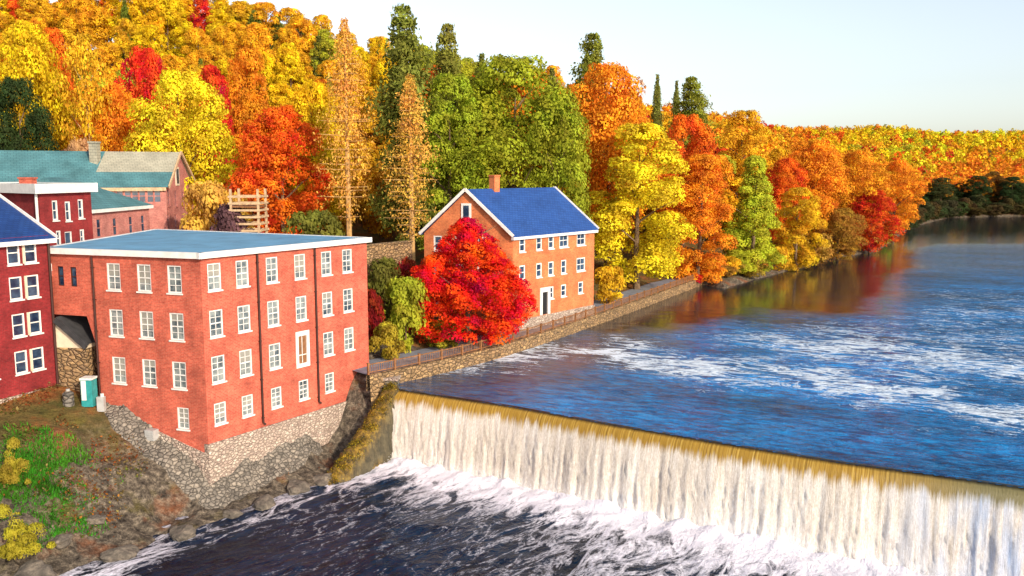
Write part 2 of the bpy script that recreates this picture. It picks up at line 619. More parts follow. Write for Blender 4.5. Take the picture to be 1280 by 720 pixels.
def ground_mat():
    m, nt, b, _ = new_mat('ground')
    p = geo_pos(nt)
    rock = N(nt, 'ShaderNodeAttribute', attribute_name='rock').outputs['Fac']
    n1 = noise(nt, p, 0.35, 6, 0.65)
    n2 = noise(nt, p, 2.2, 6, 0.7)
    r1 = ramp(nt, [(0.3, (0.05, 0.055, 0.015)), (0.5, (0.13, 0.09, 0.03)), (0.62, (0.24, 0.09, 0.025)), (0.75, (0.18, 0.14, 0.06))])
    nt.links.new(n1.outputs[0], r1.inputs[0])
    r2 = ramp(nt, [(0.32, (0.022, 0.018, 0.016)), (0.5, (0.105, 0.085, 0.066)), (0.68, (0.27, 0.22, 0.165))])
    nt.links.new(n2.outputs[0], r2.inputs[0])
    c = mixc(nt, rock, r1.outputs[0], r2.outputs[0])
    # rusty leaf litter and moss patches over the rock
    n3 = noise(nt, mapping(nt, p, (1, 1, 1), loc=(13, 5, 0)), 0.28, 5, 0.6)
    f = math_n(nt, 'MULTIPLY_ADD', n3.outputs[0], 6.0, -3.3, True)
    c = mixc(nt, math_n(nt, 'MULTIPLY', f, 0.75), c, (0.22, 0.07, 0.025))
    n4 = noise(nt, mapping(nt, p, (1, 1, 1), loc=(-7, 31, 0)), 0.35, 5, 0.6)
    f = math_n(nt, 'MULTIPLY_ADD', n4.outputs[0], 6.0, -3.4, True)
    c = mixc(nt, math_n(nt, 'MULTIPLY', f, 0.7), c, (0.12, 0.10, 0.02))
    nf = noise(nt, p, 9, 4, 0.7)
    rf = ramp(nt, [(0.3, (0.55, 0.55, 0.55)), (0.7, (1.35, 1.35, 1.35))])
    nt.links.new(nf.outputs[0], rf.inputs[0])
    c = mixc(nt, 1, c, rf.outputs[0], 'MULTIPLY')
    nt.links.new(c, b.inputs['Base Color'])
    b.inputs['Roughness'].default_value = 0.95
    b.inputs['Specular IOR Level'].default_value = 0.15
    vr = N(nt, 'ShaderNodeTexVoronoi', feature='F1')
    vr.inputs['Scale'].default_value = 0.8
    nt.links.new(mapping(nt, p, (1, 1, 2.2), rot=(0.3, 0.5, 0.4)), vr.inputs['Vector'])
    h = math_n(nt, 'ADD', math_n(nt, 'MULTIPLY', n2.outputs[0], 0.7), math_n(nt, 'MULTIPLY', vr.outputs['Distance'], 0.8))
    bump(nt, b, h, 1.0, 0.35)
    return m


rockmask = np.where((GY.ravel() < 92), 1 - sstep(GS, 6, 13), 1 - sstep(GS, 1, 4))
gme = np_mesh('ground', verts, faces, ground_mat(), True, [('rock', 'POINT', 'FLOAT', rockmask)])
tag(link('ground', gme), kind='structure')

# ------------------------------------------------------------------ dam, waterfall, river
crest_px = [(492, 487), (560, 497), (640, 509), (760, 531), (900, 555), (1050, 579), (1180, 597), (1280, 611), (1420, 632), (1600, 660), (2100, 738)]
crest0 = [G(a, b_, ZU) for a, b_ in crest_px]


def resample(pts, step):
    P = np.array([[p[0], p[1]] for p in pts], float)
    L = np.concatenate([[0], np.cumsum(np.hypot(*(P[1:] - P[:-1]).T))])
    n = int(L[-1] / step) + 1
    t = np.linspace(0, L[-1], n)
    x, y = np.interp(t, L, P[:, 0]), np.interp(t, L, P[:, 1])
    for _ in range(12):      # ease the corners
        x[1:-1] = (x[:-2] + x[1:-1] * 2 + x[2:]) / 4
        y[1:-1] = (y[:-2] + y[1:-1] * 2 + y[2:]) / 4
    return np.column_stack([x, y]), t


CR, CRT = resample(crest0, 0.14)
tang = np.gradient(CR, axis=0)
tang /= np.hypot(tang[:, 0], tang[:, 1])[:, None]
outn = np.column_stack([tang[:, 1], -tang[:, 0]])     # downstream
CRC = CR[::20]

# the sheet of falling water
prof = [(-0.5, 6.31), (-0.3, 6.31), (-0.1, 6.25), (0.18, 6.08), (0.38, 5.8), (0.52, 5.45), (0.62, 5.05), (0.72, 4.6)]
for k in range(1, 15):
    z = 4.6 - 4.75 * k / 14
    prof.append((0.72 + 0.75 * (k / 14) ** 0.8, z))
prof = np.array(prof)
nc, npf = len(CR), len(prof)
V = np.zeros((npf, nc, 3))
tt = CRT
rope = sum(a * np.sin(tt * f + ph) for a, f, ph in zip((.5, .5, .4, .3), (2.1, 3.7, 6.3, 9.9), (0, 1.3, 2.2, .7)))
r1 = RNG.normal(size=nc); r1 = np.convolve(r1, np.ones(3) / 3, 'same')
r2 = RNG.normal(size=nc); r2 = np.convolve(r2, np.ones(11) / 11, 'same') * 2
for j, (o_, z_) in enumerate(prof):
    w = np.clip((5.9 - z_) / 3, 0, 1)
    jit = RNG.normal(size=nc) * 0.035 * w
    off = o_ + w * (rope * 0.04 + r1 * 0.05 + r2 * 0.07) + jit
    V[j, :, 0] = CR[:, 0] + outn[:, 0] * off
    V[j, :, 1] = CR[:, 1] + outn[:, 1] * off
    V[j, :, 2] = z_ + (RNG.normal(size=nc) * 0.012 if j > 1 else 0)
jj = (np.arange(npf - 1)[:, None] * nc + np.arange(nc - 1)[None, :]).ravel()
ff = np.column_stack([jj, jj + nc, jj + nc + 1, jj + 1])
down = np.repeat((ZU - prof[:, 1])[:, None] / ZU, nc, 1).ravel()
along = np.repeat(CRT[None, :], npf, 0).ravel()


def fall_mat():
    m, nt, b, _ = new_mat('falling_water')
    d = N(nt, 'ShaderNodeAttribute', attribute_name='down').outputs['Fac']
    a = N(nt, 'ShaderNodeAttribute', attribute_name='along').outputs['Fac']
    cb = nt.nodes.new('ShaderNodeCombineXYZ')
    nt.links.new(a, cb.inputs[0]); nt.links.new(d, cb.inputs[1])
    vec = cb.outputs[0]
    s1 = noise(nt, mapping(nt, vec, (8.0, 1.6, 1)), 1, 5, 0.7)
    s2 = noise(nt, mapping(nt, vec, (1.3, 1.0, 1), loc=(4, 0, 0)), 1, 3, 0.6)
    s3 = noise(nt, mapping(nt, vec, (13, 22, 1)), 1, 4, 0.8)
    s = math_n(nt, 'ADD', math_n(nt, 'MULTIPLY', s1.outputs[0], 0.42), math_n(nt, 'MULTIPLY', s2.outputs[0], 0.16))
    s = math_n(nt, 'ADD', s, math_n(nt, 'MULTIPLY', s3.outputs[0], 0.66))
    body = ramp(nt, [(0.42, (0.38, 0.32, 0.26)), (0.53, (0.57, 0.50, 0.43)), (0.63, (0.68, 0.62, 0.56)), (0.76, (0.84, 0.82, 0.80))])
    s4 = noise(nt, mapping(nt, vec, (0.16, 0.5, 1), loc=(9, 2, 0)), 1, 3, 0.6)
    s = math_n(nt, 'ADD', s, math_n(nt, 'MULTIPLY_ADD', s4.outputs[0], 0.42, -0.21))
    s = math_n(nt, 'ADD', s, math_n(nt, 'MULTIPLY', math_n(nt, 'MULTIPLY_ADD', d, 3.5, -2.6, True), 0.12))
    nt.links.new(s, body.inputs[0])
    lipn = noise(nt, mapping(nt, vec, (6.5, 0.6, 1)), 1, 3, 0.6)
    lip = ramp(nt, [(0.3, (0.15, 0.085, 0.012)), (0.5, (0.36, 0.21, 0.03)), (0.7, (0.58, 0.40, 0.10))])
    nt.links.new(lipn.outputs[0], lip.inputs[0])
    # golden reflection painted on the smooth lip, breaking into white threads below
    k = math_n(nt, 'MULTIPLY_ADD', s1.outputs[0], 0.22, -0.11)
    k2 = math_n(nt, 'MULTIPLY_ADD', s2.outputs[0], 0.28, -0.14)
    k = math_n(nt, 'ADD', math_n(nt, 'ADD', d, k), k2)
    k = math_n(nt, 'MULTIPLY_ADD', k, 10.0, -1.05, True)
    fade = math_n(nt, 'MULTIPLY_ADD', a, 0.14, -5.7, True)  # bluish shade at the right end, painted into the water colour
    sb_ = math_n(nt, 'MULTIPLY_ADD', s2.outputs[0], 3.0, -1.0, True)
    bodyc = mixc(nt, math_n(nt, 'MULTIPLY', fade, math_n(nt, 'MULTIPLY', sb_, 0.8)), body.outputs[0], (0.22, 0.34, 0.58))
    lipc = mixc(nt, fade, lip.outputs[0], (0.17, 0.15, 0.07))
    c = mixc(nt, k, lipc, bodyc)
    # dark line where the surface bends over the crest
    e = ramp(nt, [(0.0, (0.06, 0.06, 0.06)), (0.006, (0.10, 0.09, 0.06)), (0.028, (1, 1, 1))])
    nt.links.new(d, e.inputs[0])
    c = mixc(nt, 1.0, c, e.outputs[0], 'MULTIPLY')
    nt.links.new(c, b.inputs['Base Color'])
    rg = math_n(nt, 'MULTIPLY_ADD', k, 0.35, 0.28)
    nt.links.new(rg, b.inputs['Roughness'])
    b.inputs['IOR'].default_value = 1.33
    bump(nt, b, s, 0.55, 0.15)
    return m


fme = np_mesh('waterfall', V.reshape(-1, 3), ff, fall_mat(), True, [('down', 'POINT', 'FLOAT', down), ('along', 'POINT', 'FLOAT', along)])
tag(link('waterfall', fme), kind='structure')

# masonry of the dam behind the sheet
mb = MB()
for i in range(0, nc - 10, 10):
    a, b_ = i, i + 10
    pa = [CR[a] + outn[a] * o_ for o_ in (-1.2, 0.0, 0.35)]
    pb = [CR[b_] + outn[b_] * o_ for o_ in (-1.2, 0.0, 0.35)]
    mb.wface([(*pa[1], 5.75), (*pb[1], 5.75), (*pb[0], 5.75), (*pa[0], 5.75)])
    mb.wface([(*pa[2], -1.5), (*pb[2], -1.5), (*pb[1], 5.75), (*pa[1], 5.75)])
dam = mb.build('dam', M['stone_grey'])
tag(dam, 'long curved stone dam hidden under the falling white water', 'dam')


def water_mat(name, deep, foamcol, ang, stretch, bsc, bstr, rough=0.06, spec=0.5, ridw=0.42, thr=5.32, gain=5.5):
    m, nt, b, _ = new_mat(name)
    p = geo_pos(nt)
    foam = N(nt, 'ShaderNodeAttribute', attribute_name='foam').outputs['Fac']
    calm = N(nt, 'ShaderNodeAttribute', attribute_name='calm').outputs['Fac']
    pm = mapping(nt, mapping(nt, p, (1, 1, 1), rot=(0, 0, ang)), (stretch, 1, 1))
    w = noise(nt, pm, 0.30, 3, 0.6)
    pw = mixc(nt, 0.22, pm, w.outputs['Color'], 'LINEAR_LIGHT')
    # thin veins of foam: ridges of a noise
    n1 = noise(nt, pm, 0.55, 5, 0.62, 0.9)
    rid = math_n(nt, 'ABSOLUTE', math_n(nt, 'MULTIPLY_ADD', n1.outputs[0], 2.0, -1.0))
    rid = math_n(nt, 'SUBTRACT', 1.0, math_n(nt, 'MULTIPLY', rid, 4.0), 0, True)
    n2 = noise(nt, pm, 2.6, 6, 0.75, 0.7)
    n3 = noise(nt, p, 5.0, 4, 0.7)
    t = math_n(nt, 'ADD', math_n(nt, 'MULTIPLY', rid, ridw), math_n(nt, 'MULTIPLY', n2.outputs[0], 0.55))
    t = math_n(nt, 'ADD', t, math_n(nt, 'MULTIPLY', n3.outputs[0], 0.30))
    t = math_n(nt, 'ADD', t, math_n(nt, 'MULTIPLY', foam, 0.66))
    f = math_n(nt, 'MULTIPLY_ADD', t, gain, -thr, True)
    f = math_n(nt, 'MULTIPLY', f, math_n(nt, 'MULTIPLY', foam, 5.0, 0, True))
    f = math_n(nt, 'MULTIPLY', f, math_n(nt, 'MULTIPLY_ADD', n3.outputs[0], 1.6, math_n(nt, 'MULTIPLY', foam, 0.8), True))
    n5 = noise(nt, pm, 0.12, 3, 0.6)
    rd = ramp(nt, [(0.3, tuple(c * 0.45 for c in deep)), (0.7, tuple(c * 1.45 for c in deep))])
    nt.links.new(n5.outputs[0], rd.inputs[0])
    n6 = noise(nt, pm, 1.3, 5, 0.7, 0.4)
    r6 = ramp(nt, [(0.36, (0.3, 0.34, 0.42)), (0.5, (0.9, 0.92, 0.95)), (0.66, (1.75, 1.6, 1.45))])  # lights and darks of the wavelets painted into the water colour
    nt.links.new(n6.outputs[0], r6.inputs[0])
    rdc = mixc(nt, 1.0, rd.outputs[0], r6.outputs[0], 'MULTIPLY')
    dc = mixc(nt, calm, rdc, (0.016, 0.013, 0.008))
    c = mixc(nt, f, dc, foamcol)
    nt.links.new(c, b.inputs['Base Color'])
    rg = math_n(nt, 'MULTIPLY_ADD', f, 0.6, rough)
    nt.links.new(math_n(nt, 'SUBTRACT', rg, math_n(nt, 'MULTIPLY', calm, rough * .7)), b.inputs['Roughness'])
    b.inputs['IOR'].default_value = 1.33
    # waves
    w1 = noise(nt, pm, bsc, 3, 0.6, 0.4)
    w2 = noise(nt, mapping(nt, pm, (0.7 / stretch, 1, 1)), bsc * 2.2, 4, 0.65, 0.6)
    h = math_n(nt, 'ADD', math_n(nt, 'MULTIPLY', w1.outputs[0], 0.8), math_n(nt, 'MULTIPLY', w2.outputs[0], 0.75))
    nt.links.new(math_n(nt, 'MULTIPLY_ADD', calm, 0.6 - spec, spec), b.inputs['Specular IOR Level'])
    h = math_n(nt, 'ADD', h, math_n(nt, 'MULTIPLY', f, 0.08))
    bn = bump(nt, b, h, bstr, 0.5)
    nt.links.new(math_n(nt, 'MULTIPLY_ADD', calm, -bstr * 1.0, bstr), bn.inputs['Strength'])
    return m


def water_sheet(name, xs, ys, z, cut, mat, foamf, calmf, wavef=None):
    X, Y = np.meshgrid(xs, ys)
    x, y = X.ravel(), Y.ravel()
    nx, ny = len(xs), len(ys)
    i0 = (np.arange(ny - 1)[:, None] * nx + np.arange(nx - 1)[None, :]).ravel()
    F = np.column_stack([i0, i0 + 1, i0 + nx + 1, i0 + nx])
    keep = cut(x, y)
    F = F[keep[F].all(axis=1)]
    zz = np.full(x.shape, z) + (wavef(x, y) if wavef else 0)
    used = np.unique(F)
    rem = np.full(len(x), -1); rem[used] = np.arange(len(used))
    vv = np.column_stack([x, y, zz])[used]
    me = np_mesh(name, vv, rem[F], mat, True, [('foam', 'POINT', 'FLOAT', foamf(x, y)[used]), ('calm', 'POINT', 'FLOAT', calmf(x, y)[used])])
    return tag(link(name, me), kind='structure')


def crest_side(x, y):
    """signed distance from the dam crest: positive downstream"""
    d = np.full(x.shape, 1e9); sg = np.zeros(x.shape)
    for k in range(len(CRC) - 1):
        a, b_ = CRC[k], CRC[k + 1]
        v = b_ - a
        t = ((x - a[0]) * v[0] + (y - a[1]) * v[1]) / (v @ v)
        tc = np.clip(t, 0, 1)
        dd = np.hypot(x - a[0] - tc * v[0], y - a[1] - tc * v[1])
        s_ = (x - a[0]) * v[1] - (y - a[1]) * v[0]
        m_ = dd < d
        d = np.where(m_, dd, d); sg = np.where(m_, np.sign(s_), sg)
    return d * sg


band = [G(a, b_, ZU) for a, b_ in ((590, 447), (680, 434), (790, 446), (910, 466), (1050, 486), (1160, 502), (1290, 524))]
band2 = [G(a, b_, ZU) for a, b_ in ((790, 404), (900, 418), (1040, 436), (1290, 466))]
bandP = np.array([(p.x, p.y) for p in band]); bandP2 = np.array([(p.x, p.y) for p in band2])


def foam_up(x, y):
    d1 = seg_dist(x, y, bandP); d2 = seg_dist(x, y, bandP2)
    w = vnoise(x, y, 7, 31) * 4 + vnoise(x, y, 3, 32) * 3
    f = 0.44 * np.exp(-((d1 + w) / 7.0) ** 2) + 0.26 * np.exp(-((d2 + w) / 8) ** 2) + 0.10 * sstep(x, -2, 12)
    px, py = proj(x, y, ZU)
    f += 0.27 * sstep(x, 22, 40) * (1 - sstep(y, 130, 175)) * sstep(y, 72, 84)
    f *= 0.92 + 0.25 * vnoise(x, y, 5, 33)
    f += 0.16 * np.exp(-((d1 + w * .6) / 5.0) ** 2) * (1 - sstep(x, 12, 30))
    f *= 1 - 0.9 * calm_up(x, y) * sstep(y, 104, 112)
    f *= 1 - 0.6 * np.exp(-(np.clip(-crest_side(x, y), 0, 99) / 5) ** 2)
    return np.clip(f, 0, 1)


def calm_up(x, y):
    px, py = proj(x, y, ZU)
    s = seg_dist(x, y, SH)
    near = 0.75 * (1 - sstep(s + vnoise(x, y, 5, 71) * 3, 4, 19)) * (1 - sstep(y, 118, 138))
    yy = y + vnoise(x, y, 12, 51) * 5 + vnoise(x, y, 4, 52) * 3
    bay = sstep(yy, 108, 126) * (1 - sstep(x - (.53 * yy - 12), -8, 12))
    glare = 0.62 * sstep(yy, 128, 190)
    return np.clip(np.maximum(bay + near, glare) + sstep(y, 210, 300), 0, 1) * 0.95


M['river_up'] = water_mat('river_water', (0.0005, 0.165, 0.46), (0.70, 0.80, 0.92), math.radians(24), 0.40, 0.9, 1.0, 0.06, 0.30)
M['river_low'] = water_mat('pool_water', (0.003, 0.015, 0.042), (0.74, 0.72, 0.82), math.radians(-54), 0.40, 0.7, 0.5, 0.06, 0.15, 0.28, 3.35, 3.9)
xs = np.unique(np.concatenate([np.linspace(-14, 80, 330), np.linspace(80, 260, 90), np.linspace(260, 700, 20)]))
ys = np.unique(np.concatenate([np.linspace(40, 130, 330), np.linspace(130, 280, 90), np.linspace(280, 480, 40)]))
water_sheet('river', xs, ys, ZU, lambda x, y: (crest_side(x, y) < -0.05) & (inside(x, y, RIV) | (seg_dist(x, y, SH) < 4)), M['river_up'], foam_up, calm_up,
            lambda x, y: vnoise(x, y, 1.6, 8) * 0.03 * np.exp(-((y - 90) / 60) ** 2))


def foam_low(x, y):
    c = crest_side(x, y)
    f = 1.0 * np.exp(-np.clip(c - 1.2, 0, 99) / 3.0) + 0.26 * np.exp(-np.clip(c - 1.2, 0, 99) / 9.0)
    s = seg_dist(x, y, SH)
    f += 0.34 * np.exp(-((s - 1.5) / 2.0) ** 2)
    f += 0.22 + vnoise(x, y, 7, 9) * 0.18
    return np.clip(f, 0, 1.2)


xs = np.linspace(-50, 80, 420); ys = np.linspace(18, 86, 250)
water_sheet('pool', xs, ys, 0.0, lambda x, y: (crest_side(x, y) > 0.7) & (inside(x, y, RIV) | (seg_dist(x, y, SH) < 3)), M['river_low'], foam_low, lambda x, y: np.zeros(x.shape),
            lambda x, y: vnoise(x, y, 1.3, 8) * 0.08 + vnoise(x, y, 3.3, 4) * 0.1 + 0.35 * np.exp(-np.clip(crest_side(x, y) - 1.4, 0, 99) / 1.3) * (1 + vnoise(x, y, 0.8, 12)))

# churned foam at the foot of the falls
n = 16000
ci = RNG.integers(0, nc, n)
o_ = 1.3 + np.abs(RNG.normal(size=n)) * 0.8
hz = np.abs(RNG.normal(size=n)) * 0.38 * np.exp(-(o_ - 1.3) / 1.2)
c0 = np.column_stack([CR[ci] + outn[ci] * o_[:, None] + tang[ci] * (RNG.random((n, 1)) - .5) * .3, hz + 0.05])
rad = 0.012 + RNG.random(n) * 0.028
tet = np.array([[1, 1, 1], [1, -1, -1], [-1, 1, -1], [-1, -1, 1]]) / 1.7
vv = (c0[:, None, :] + tet[None] * rad[:, None, None]).reshape(-1, 3)
base = np.arange(n)[:, None] * 4
tf = np.concatenate([base + np.array(t) for t in ((0, 1, 2), (0, 3, 1), (0, 2, 3), (1, 3, 2))])
M['spray'] = plain_mat('spray', (0.85, 0.85, 0.88), 0.6, 0.1)
sme = np_mesh('spray', vv, tf, M['spray'], True)
tag(link('spray', sme), kind='stuff', label='white spray churning at the foot of the waterfall', cat='spray')


# ------------------------------------------------------------------ buildings
class Wall:
    """a straight wall seen from outside: P0 at the left, P1 at the right"""
    def __init__(s, P0, P1):
        s.P0, s.P1 = Vector((P0[0], P0[1], 0)), Vector((P1[0], P1[1], 0))
        s.d = (s.P1 - s.P0); s.L = s.d.length; s.d.normalize()
        s.n = Vector((s.d.y, -s.d.x, 0))

    def pt(s, u, z, out=0.0):
        return s.P0 + s.d * u + s.n * out + Vector((0, 0, z))

    def at(s, px, py):       # (u, z) of a sighted point on this wall
        r = Vector(ray(px, py))
        o = Vector((0, 0, EYE))
        t = (s.P0 - o).dot(s.n) / r.dot(s.n)
        q = o + r * t
        return (q - s.P0).dot(s.d), q.z

    def mesh(s, mb, z0, z1, openings=(), depth=0.2, u0=0.0, u1=None, mi=0):
        u1 = s.L if u1 is None else u1
        us = sorted({u0, u1} | {v for o in openings for v in o[:2]})
        zs = sorted({z0, z1} | {v for o in openings for v in o[2:4]})
        for a, b_ in zip(us, us[1:]):
            for c, e in zip(zs, zs[1:]):
                um, zm = (a + b_) / 2, (c + e) / 2
                if any(o[0] < um < o[1] and o[2] < zm < o[3] for o in openings):
                    continue
                mb.wface([s.pt(a, c), s.pt(b_, c), s.pt(b_, e), s.pt(a, e)], mi)
        for o in openings:
            a, b_, c, e = o[:4]
            q = lambda u, z, k: s.pt(u, z, -depth * k)
            mb.wface([q(a, c, 0), q(a, c, 1), q(b_, c, 1), q(b_, c, 0)][::-1], mi)
            mb.wface([q(a, e, 0), q(a, e, 1), q(b_, e, 1), q(b_, e, 0)], mi)
            mb.wface([q(a, c, 0), q(a, c, 1), q(a, e, 1), q(a, e, 0)], mi)
            mb.wface([q(b_, c, 0), q(b_, c, 1), q(b_, e, 1), q(b_, e, 0)][::-1], mi)

    def bx(s, mb, u0, u1, z0, z1, o0, o1, mi=0):
        c = s.pt((u0 + u1) / 2, (z0 + z1) / 2, (o0 + o1) / 2)
        mb.box(c, s.d * ((u1 - u0) / 2), s.n * ((o1 - o0) / 2), Vector((0, 0, (z1 - z0) / 2)), mi)

    def window(s, parent, o, fr=0.105, cols=2, rows=4, frame='white', pane='glass', sill=True, name='window', label=None, arch=False):
        a, b_, c, e = o[:4]
        mb = MB()
        g = 0.004
        s.bx(mb, a + g, a + fr, c + g, e - g, -0.15, -0.04)
        s.bx(mb, b_ - fr, b_ - g, c + g, e - g, -0.15, -0.04)
        s.bx(mb, a + fr, b_ - fr, e - fr, e - g, -0.15, -0.04)
        s.bx(mb, a + fr, b_ - fr, c + g, c + fr, -0.15, -0.04)
        ia, ib, ic, ie = a + fr, b_ - fr, c + fr, e - fr
        for k in range(1, cols):
            u = ia + (ib - ia) * k / cols
            s.bx(mb, u - 0.022, u + 0.022, ic, ie, -0.13, -0.08)
        for k in range(1, rows):
            z = ic + (ie - ic) * k / rows
            w = 0.045 if (rows % 2 == 0 and k == rows // 2) else 0.02
            s.bx(mb, ia, ib, z - w, z + w, -0.128, -0.075)
        f = mb.build(name, M[frame], parent)
        if label: f['label'] = label
        pb = MB()
        s.bx(pb, ia, ib, ic, ie, -0.18, -0.135)
        pb.build('pane', M[pane], f)
        if pane == 'glass' and random.random() < .35:      # roller blind behind the upper sash
            bb = MB(); hb = (ie - ic) * random.choice((.3, .45, .5, .5, .7))
            s.bx(bb, ia + .01, ib - .01, ie - hb, ie - .01, -.134, -.1315)
            bb.build('blind', M['blind'], f)
        if sill:
            sb = MB()
            s.bx(sb, a - 0.08, b_ + 0.08, c - 0.12, c - 0.004, 0.003, 0.11)
            sb.build('sill', M[frame], f)
        return f


def opening(wall, px, py, w, h):
    u, z = wall.at(px, py)
    return (u - w / 2, u + w / 2, z - h / 2, z + h / 2)


# ---- the big flat-roofed mill in front
C = D(250, 322, 67.0); L = D(58, 315, 71.7); R = D(458, 300, 83.0)
ZE = (C.z + L.z + R.z) / 3
B = G(196, 288, ZE + 0.2)
L2 = D(116, 330, 70.3)     # body ends here; the link over the passage goes on to L
mill = empty('brick_mill', (C.x, C.y, 1.0), 'large orange-red brick mill with flat blue roof and white cornice beside the waterfall', 'mill building')
WL, WR = Wall(L, C), Wall(C, R)
uL2 = (L2 - L).dot(WL.d)
mb = MB()
opL, opR = [], []
rowsL = [346, 404, 464]
for px0, dy, dx in ((142, 0, 0), (180, 1.5, 0), (218, 3, 0)):
    for k, y in enumerate(rowsL):
        opL.append(opening(WL, px0 + 4 * k, y + dy + (k * 0.8), 1.26, 2.15))
opL.append(opening(WL, 229, 523, 1.05, 1.75))
small = [opening(WL, 76, 345, 0.6, 1.6), opening(WL, 92, 346, 0.6, 1.6)]
colsR = [268, 303, 340, 375, 408, 434]
# storey levels read at the near corner
zrow = [WR.at(268, 346)[1], WR.at(271, 404)[1], WR.at(274, 461)[1], WR.at(277, 516)[1]]
ucol = [WR.at(268, 346)[0], WR.at(303, 341)[0], WR.at(340, 337)[0], WR.at(375, 333)[0], WR.at(408, 328)[0], WR.at(434, 325)[0]]
zl = [WL.at(180, 347.5)[1], WL.at(184, 406)[1], WL.at(188, 466)[1]]
opL = []
uc = [WL.at(142, 346)[0], WL.at(180, 347)[0], WL.at(218, 349)[0]]
for u in uc:
    for k in range(3):
        opL.append((u - 0.66, u + 0.66, zl[k] - 1.08, zl[k] + 1.08))
opL.append(opening(WL, 229, 523, 1.1, 1.75))
for i, u in enumerate(ucol):
    for k in range(4):
        if k == 3 and i == 5: continue
        if k == 2 and i == 3: continue
        w, h = (0.64, 1.06) if k < 3 else (0.58, 0.86)
        zz = zrow[k]
        opR.append((u - w, u + w, zz - h, zz + h))
du = ucol[3]
door_o = (du - 0.8, du + 0.8, zrow[2] - 1.55, zrow[2] + 1.65)
opR.append(door_o)
ZS = WR.at(258, 556)[1]      # top of the stone base
wallz0 = WL.at(205, 562)[1] - 3.2
ZLK = WL.at(88, 394)[1]      # underside of the link
WL.mesh(mb, ZLK, ZE, [o for o in opL if o[3] > ZLK + 9] + small, u0=0, u1=uL2)
WL.mesh(mb, ZS - 3.4, ZE, opL, u0=uL2)
WR.mesh(mb, ZS, ZE, opR)
# hidden sides
Wb = Wall(R, B); Wc = Wall(B, L)
Wb.mesh(mb, 4, ZE); Wc.mesh(mb, ZLK, ZE)
back = WL.pt(uL2, 0, -9.0)
Wd_ = Wall(back, (L2.x, L2.y, 0))
Wd_ = Wall((L2.x, L2.y, 0), back)
mb.wface([WL.pt(uL2, 2, -9), WL.pt(uL2, 2), WL.pt(uL2, ZLK), WL.pt(uL2, ZLK, -9)])
mb.wface([WL.pt(0, ZLK), WL.pt(0, ZLK, -9), WL.pt(uL2, ZLK, -9), WL.pt(uL2, ZLK)])
mb.wface([WL.pt(0, ZLK, -9), WL.pt(uL2, ZLK, -9), WL.pt(uL2, ZE - 0.1, -9), WL.pt(0, ZE - 0.1, -9)])
# sloping haunch at the right of the passage
hz_ = ZLK - 2.6
mb.wface([WL.pt(uL2 - 0.9, ZLK), WL.pt(uL2, hz_), WL.pt(uL2, ZLK)])
mb.wface([WL.pt(uL2 - 0.9, ZLK, -9), WL.pt(uL2, hz_, -9), WL.pt(uL2, hz_), WL.pt(uL2 - 0.9, ZLK)])
mb.build('wall', M['brick_orange'], mill)
# stone base under the right face and round the corner
sb = MB()
pr = 0.12
for (wl, u0, u1) in ((WR, -0.1, WR.L),):
    wl.bx(sb, u0, u1, -0.4, ZS - 0.01, -0.5, pr)
q = [WL.pt(WL.L + 0.1, -0.4, pr), WL.pt(WL.L + 0.1, ZS - 0.9, pr), WL.pt(WL.L - 2.2, ZS - 0.2, pr), WL.pt(WL.L - 6.5, ZS + 1.2, pr), WL.pt(WL.L - 8, ZS + 1.0, pr), WL.pt(WL.L - 8, -0.4, pr)]
sb.wface(q[::-1])
for a, b_ in zip(q[1:], q[2:5]):
    sb.wface([a, a - WL.n * 0.2, b_ - WL.n * 0.2, b_])
sb.build('stone_base', M['stone_pale'], mill)
# cornice
cb = MB()
for w_ in (WL, WR, Wb, Wc):
    w_.bx(cb, -0.38, w_.L + 0.38, ZE - 0.12, ZE + 0.34, 0.004, 0.38)
cb.build('cornice', M['white'], mill)
rb = MB()
poly = [(p.x, p.y) for p in (L, C, R, B)]
rb.prism(poly, ZE + 0.05, ZE + 0.3)
roof = rb.build('roof', M['membrane'], mill)
for o in opL:
    WL.window(mill, o)
for o in small:
    WL.window(mill, o, fr=0.06, cols=1, rows=2, frame='pipe', pane='glass_dark', sill=False, label='narrow dark window over the passage')
for o in opR:
    if o is not door_o:
        WR.window(mill, o)
# loading door with white surround
mb = MB()
a, b_, c, e = door_o
WR.bx(mb, a, a + 0.3, c, e, -0.12, 0.06); WR.bx(mb, b_ - 0.3, b_, c, e, -0.12, 0.06)
WR.bx(mb, a + 0.3, b_ - 0.3, e - 0.4, e, -0.12, 0.06); WR.bx(mb, a + 0.3, b_ - 0.3, c, c + 0.35, -0.12, 0.06)
door = mb.build('door', M['white'], mill); door['label'] = 'tall white loading door on the river face'
mb = MB(); WR.bx(mb, a + 0.3, b_ - 0.3, c + 0.35, e - 0.4, -0.15, -0.07); mb.build('door_leaf', M['brown_wood'], door)
mb = MB()
u = (a + b_) / 2
WR.bx(mb, u - 0.03, u + 0.03, c + 0.4, e - 0.45, -0.07, -0.045)
WR.bx(mb, a + 0.3, b_ - 0.3, c + 1.05, c + 1.13, -0.07, -0.047)
mb.build('door_bars', M['white'], door)
# downpipes
for wl, pa, pb_ in ((WL, (116, 322), (134, 498)), (WR, (320, 316), (327, 528)), (WR, (392, 308), (396, 502))):
    ua, za = wl.at(*pa); ub, zb = wl.at(*pb_)
    mb = MB()
    pts = [wl.pt(ua, za + 0.1, 0.16), wl.pt(ua, za - 0.4, 0.13), wl.pt(ua, zb, 0.13), wl.pt(ua + 0.15, zb - 0.2, 0.25)]
    mb.tube(pts, 0.09, 8)
    for k in range(5):
        z = za - 0.8 - (za - zb - 1.2) * k / 4
        wl.bx(mb, ua - 0.12, ua + 0.12, z - 0.03, z + 0.03, 0.004, 0.2)
    mb.build('downpipe', M['pipe'], mill)
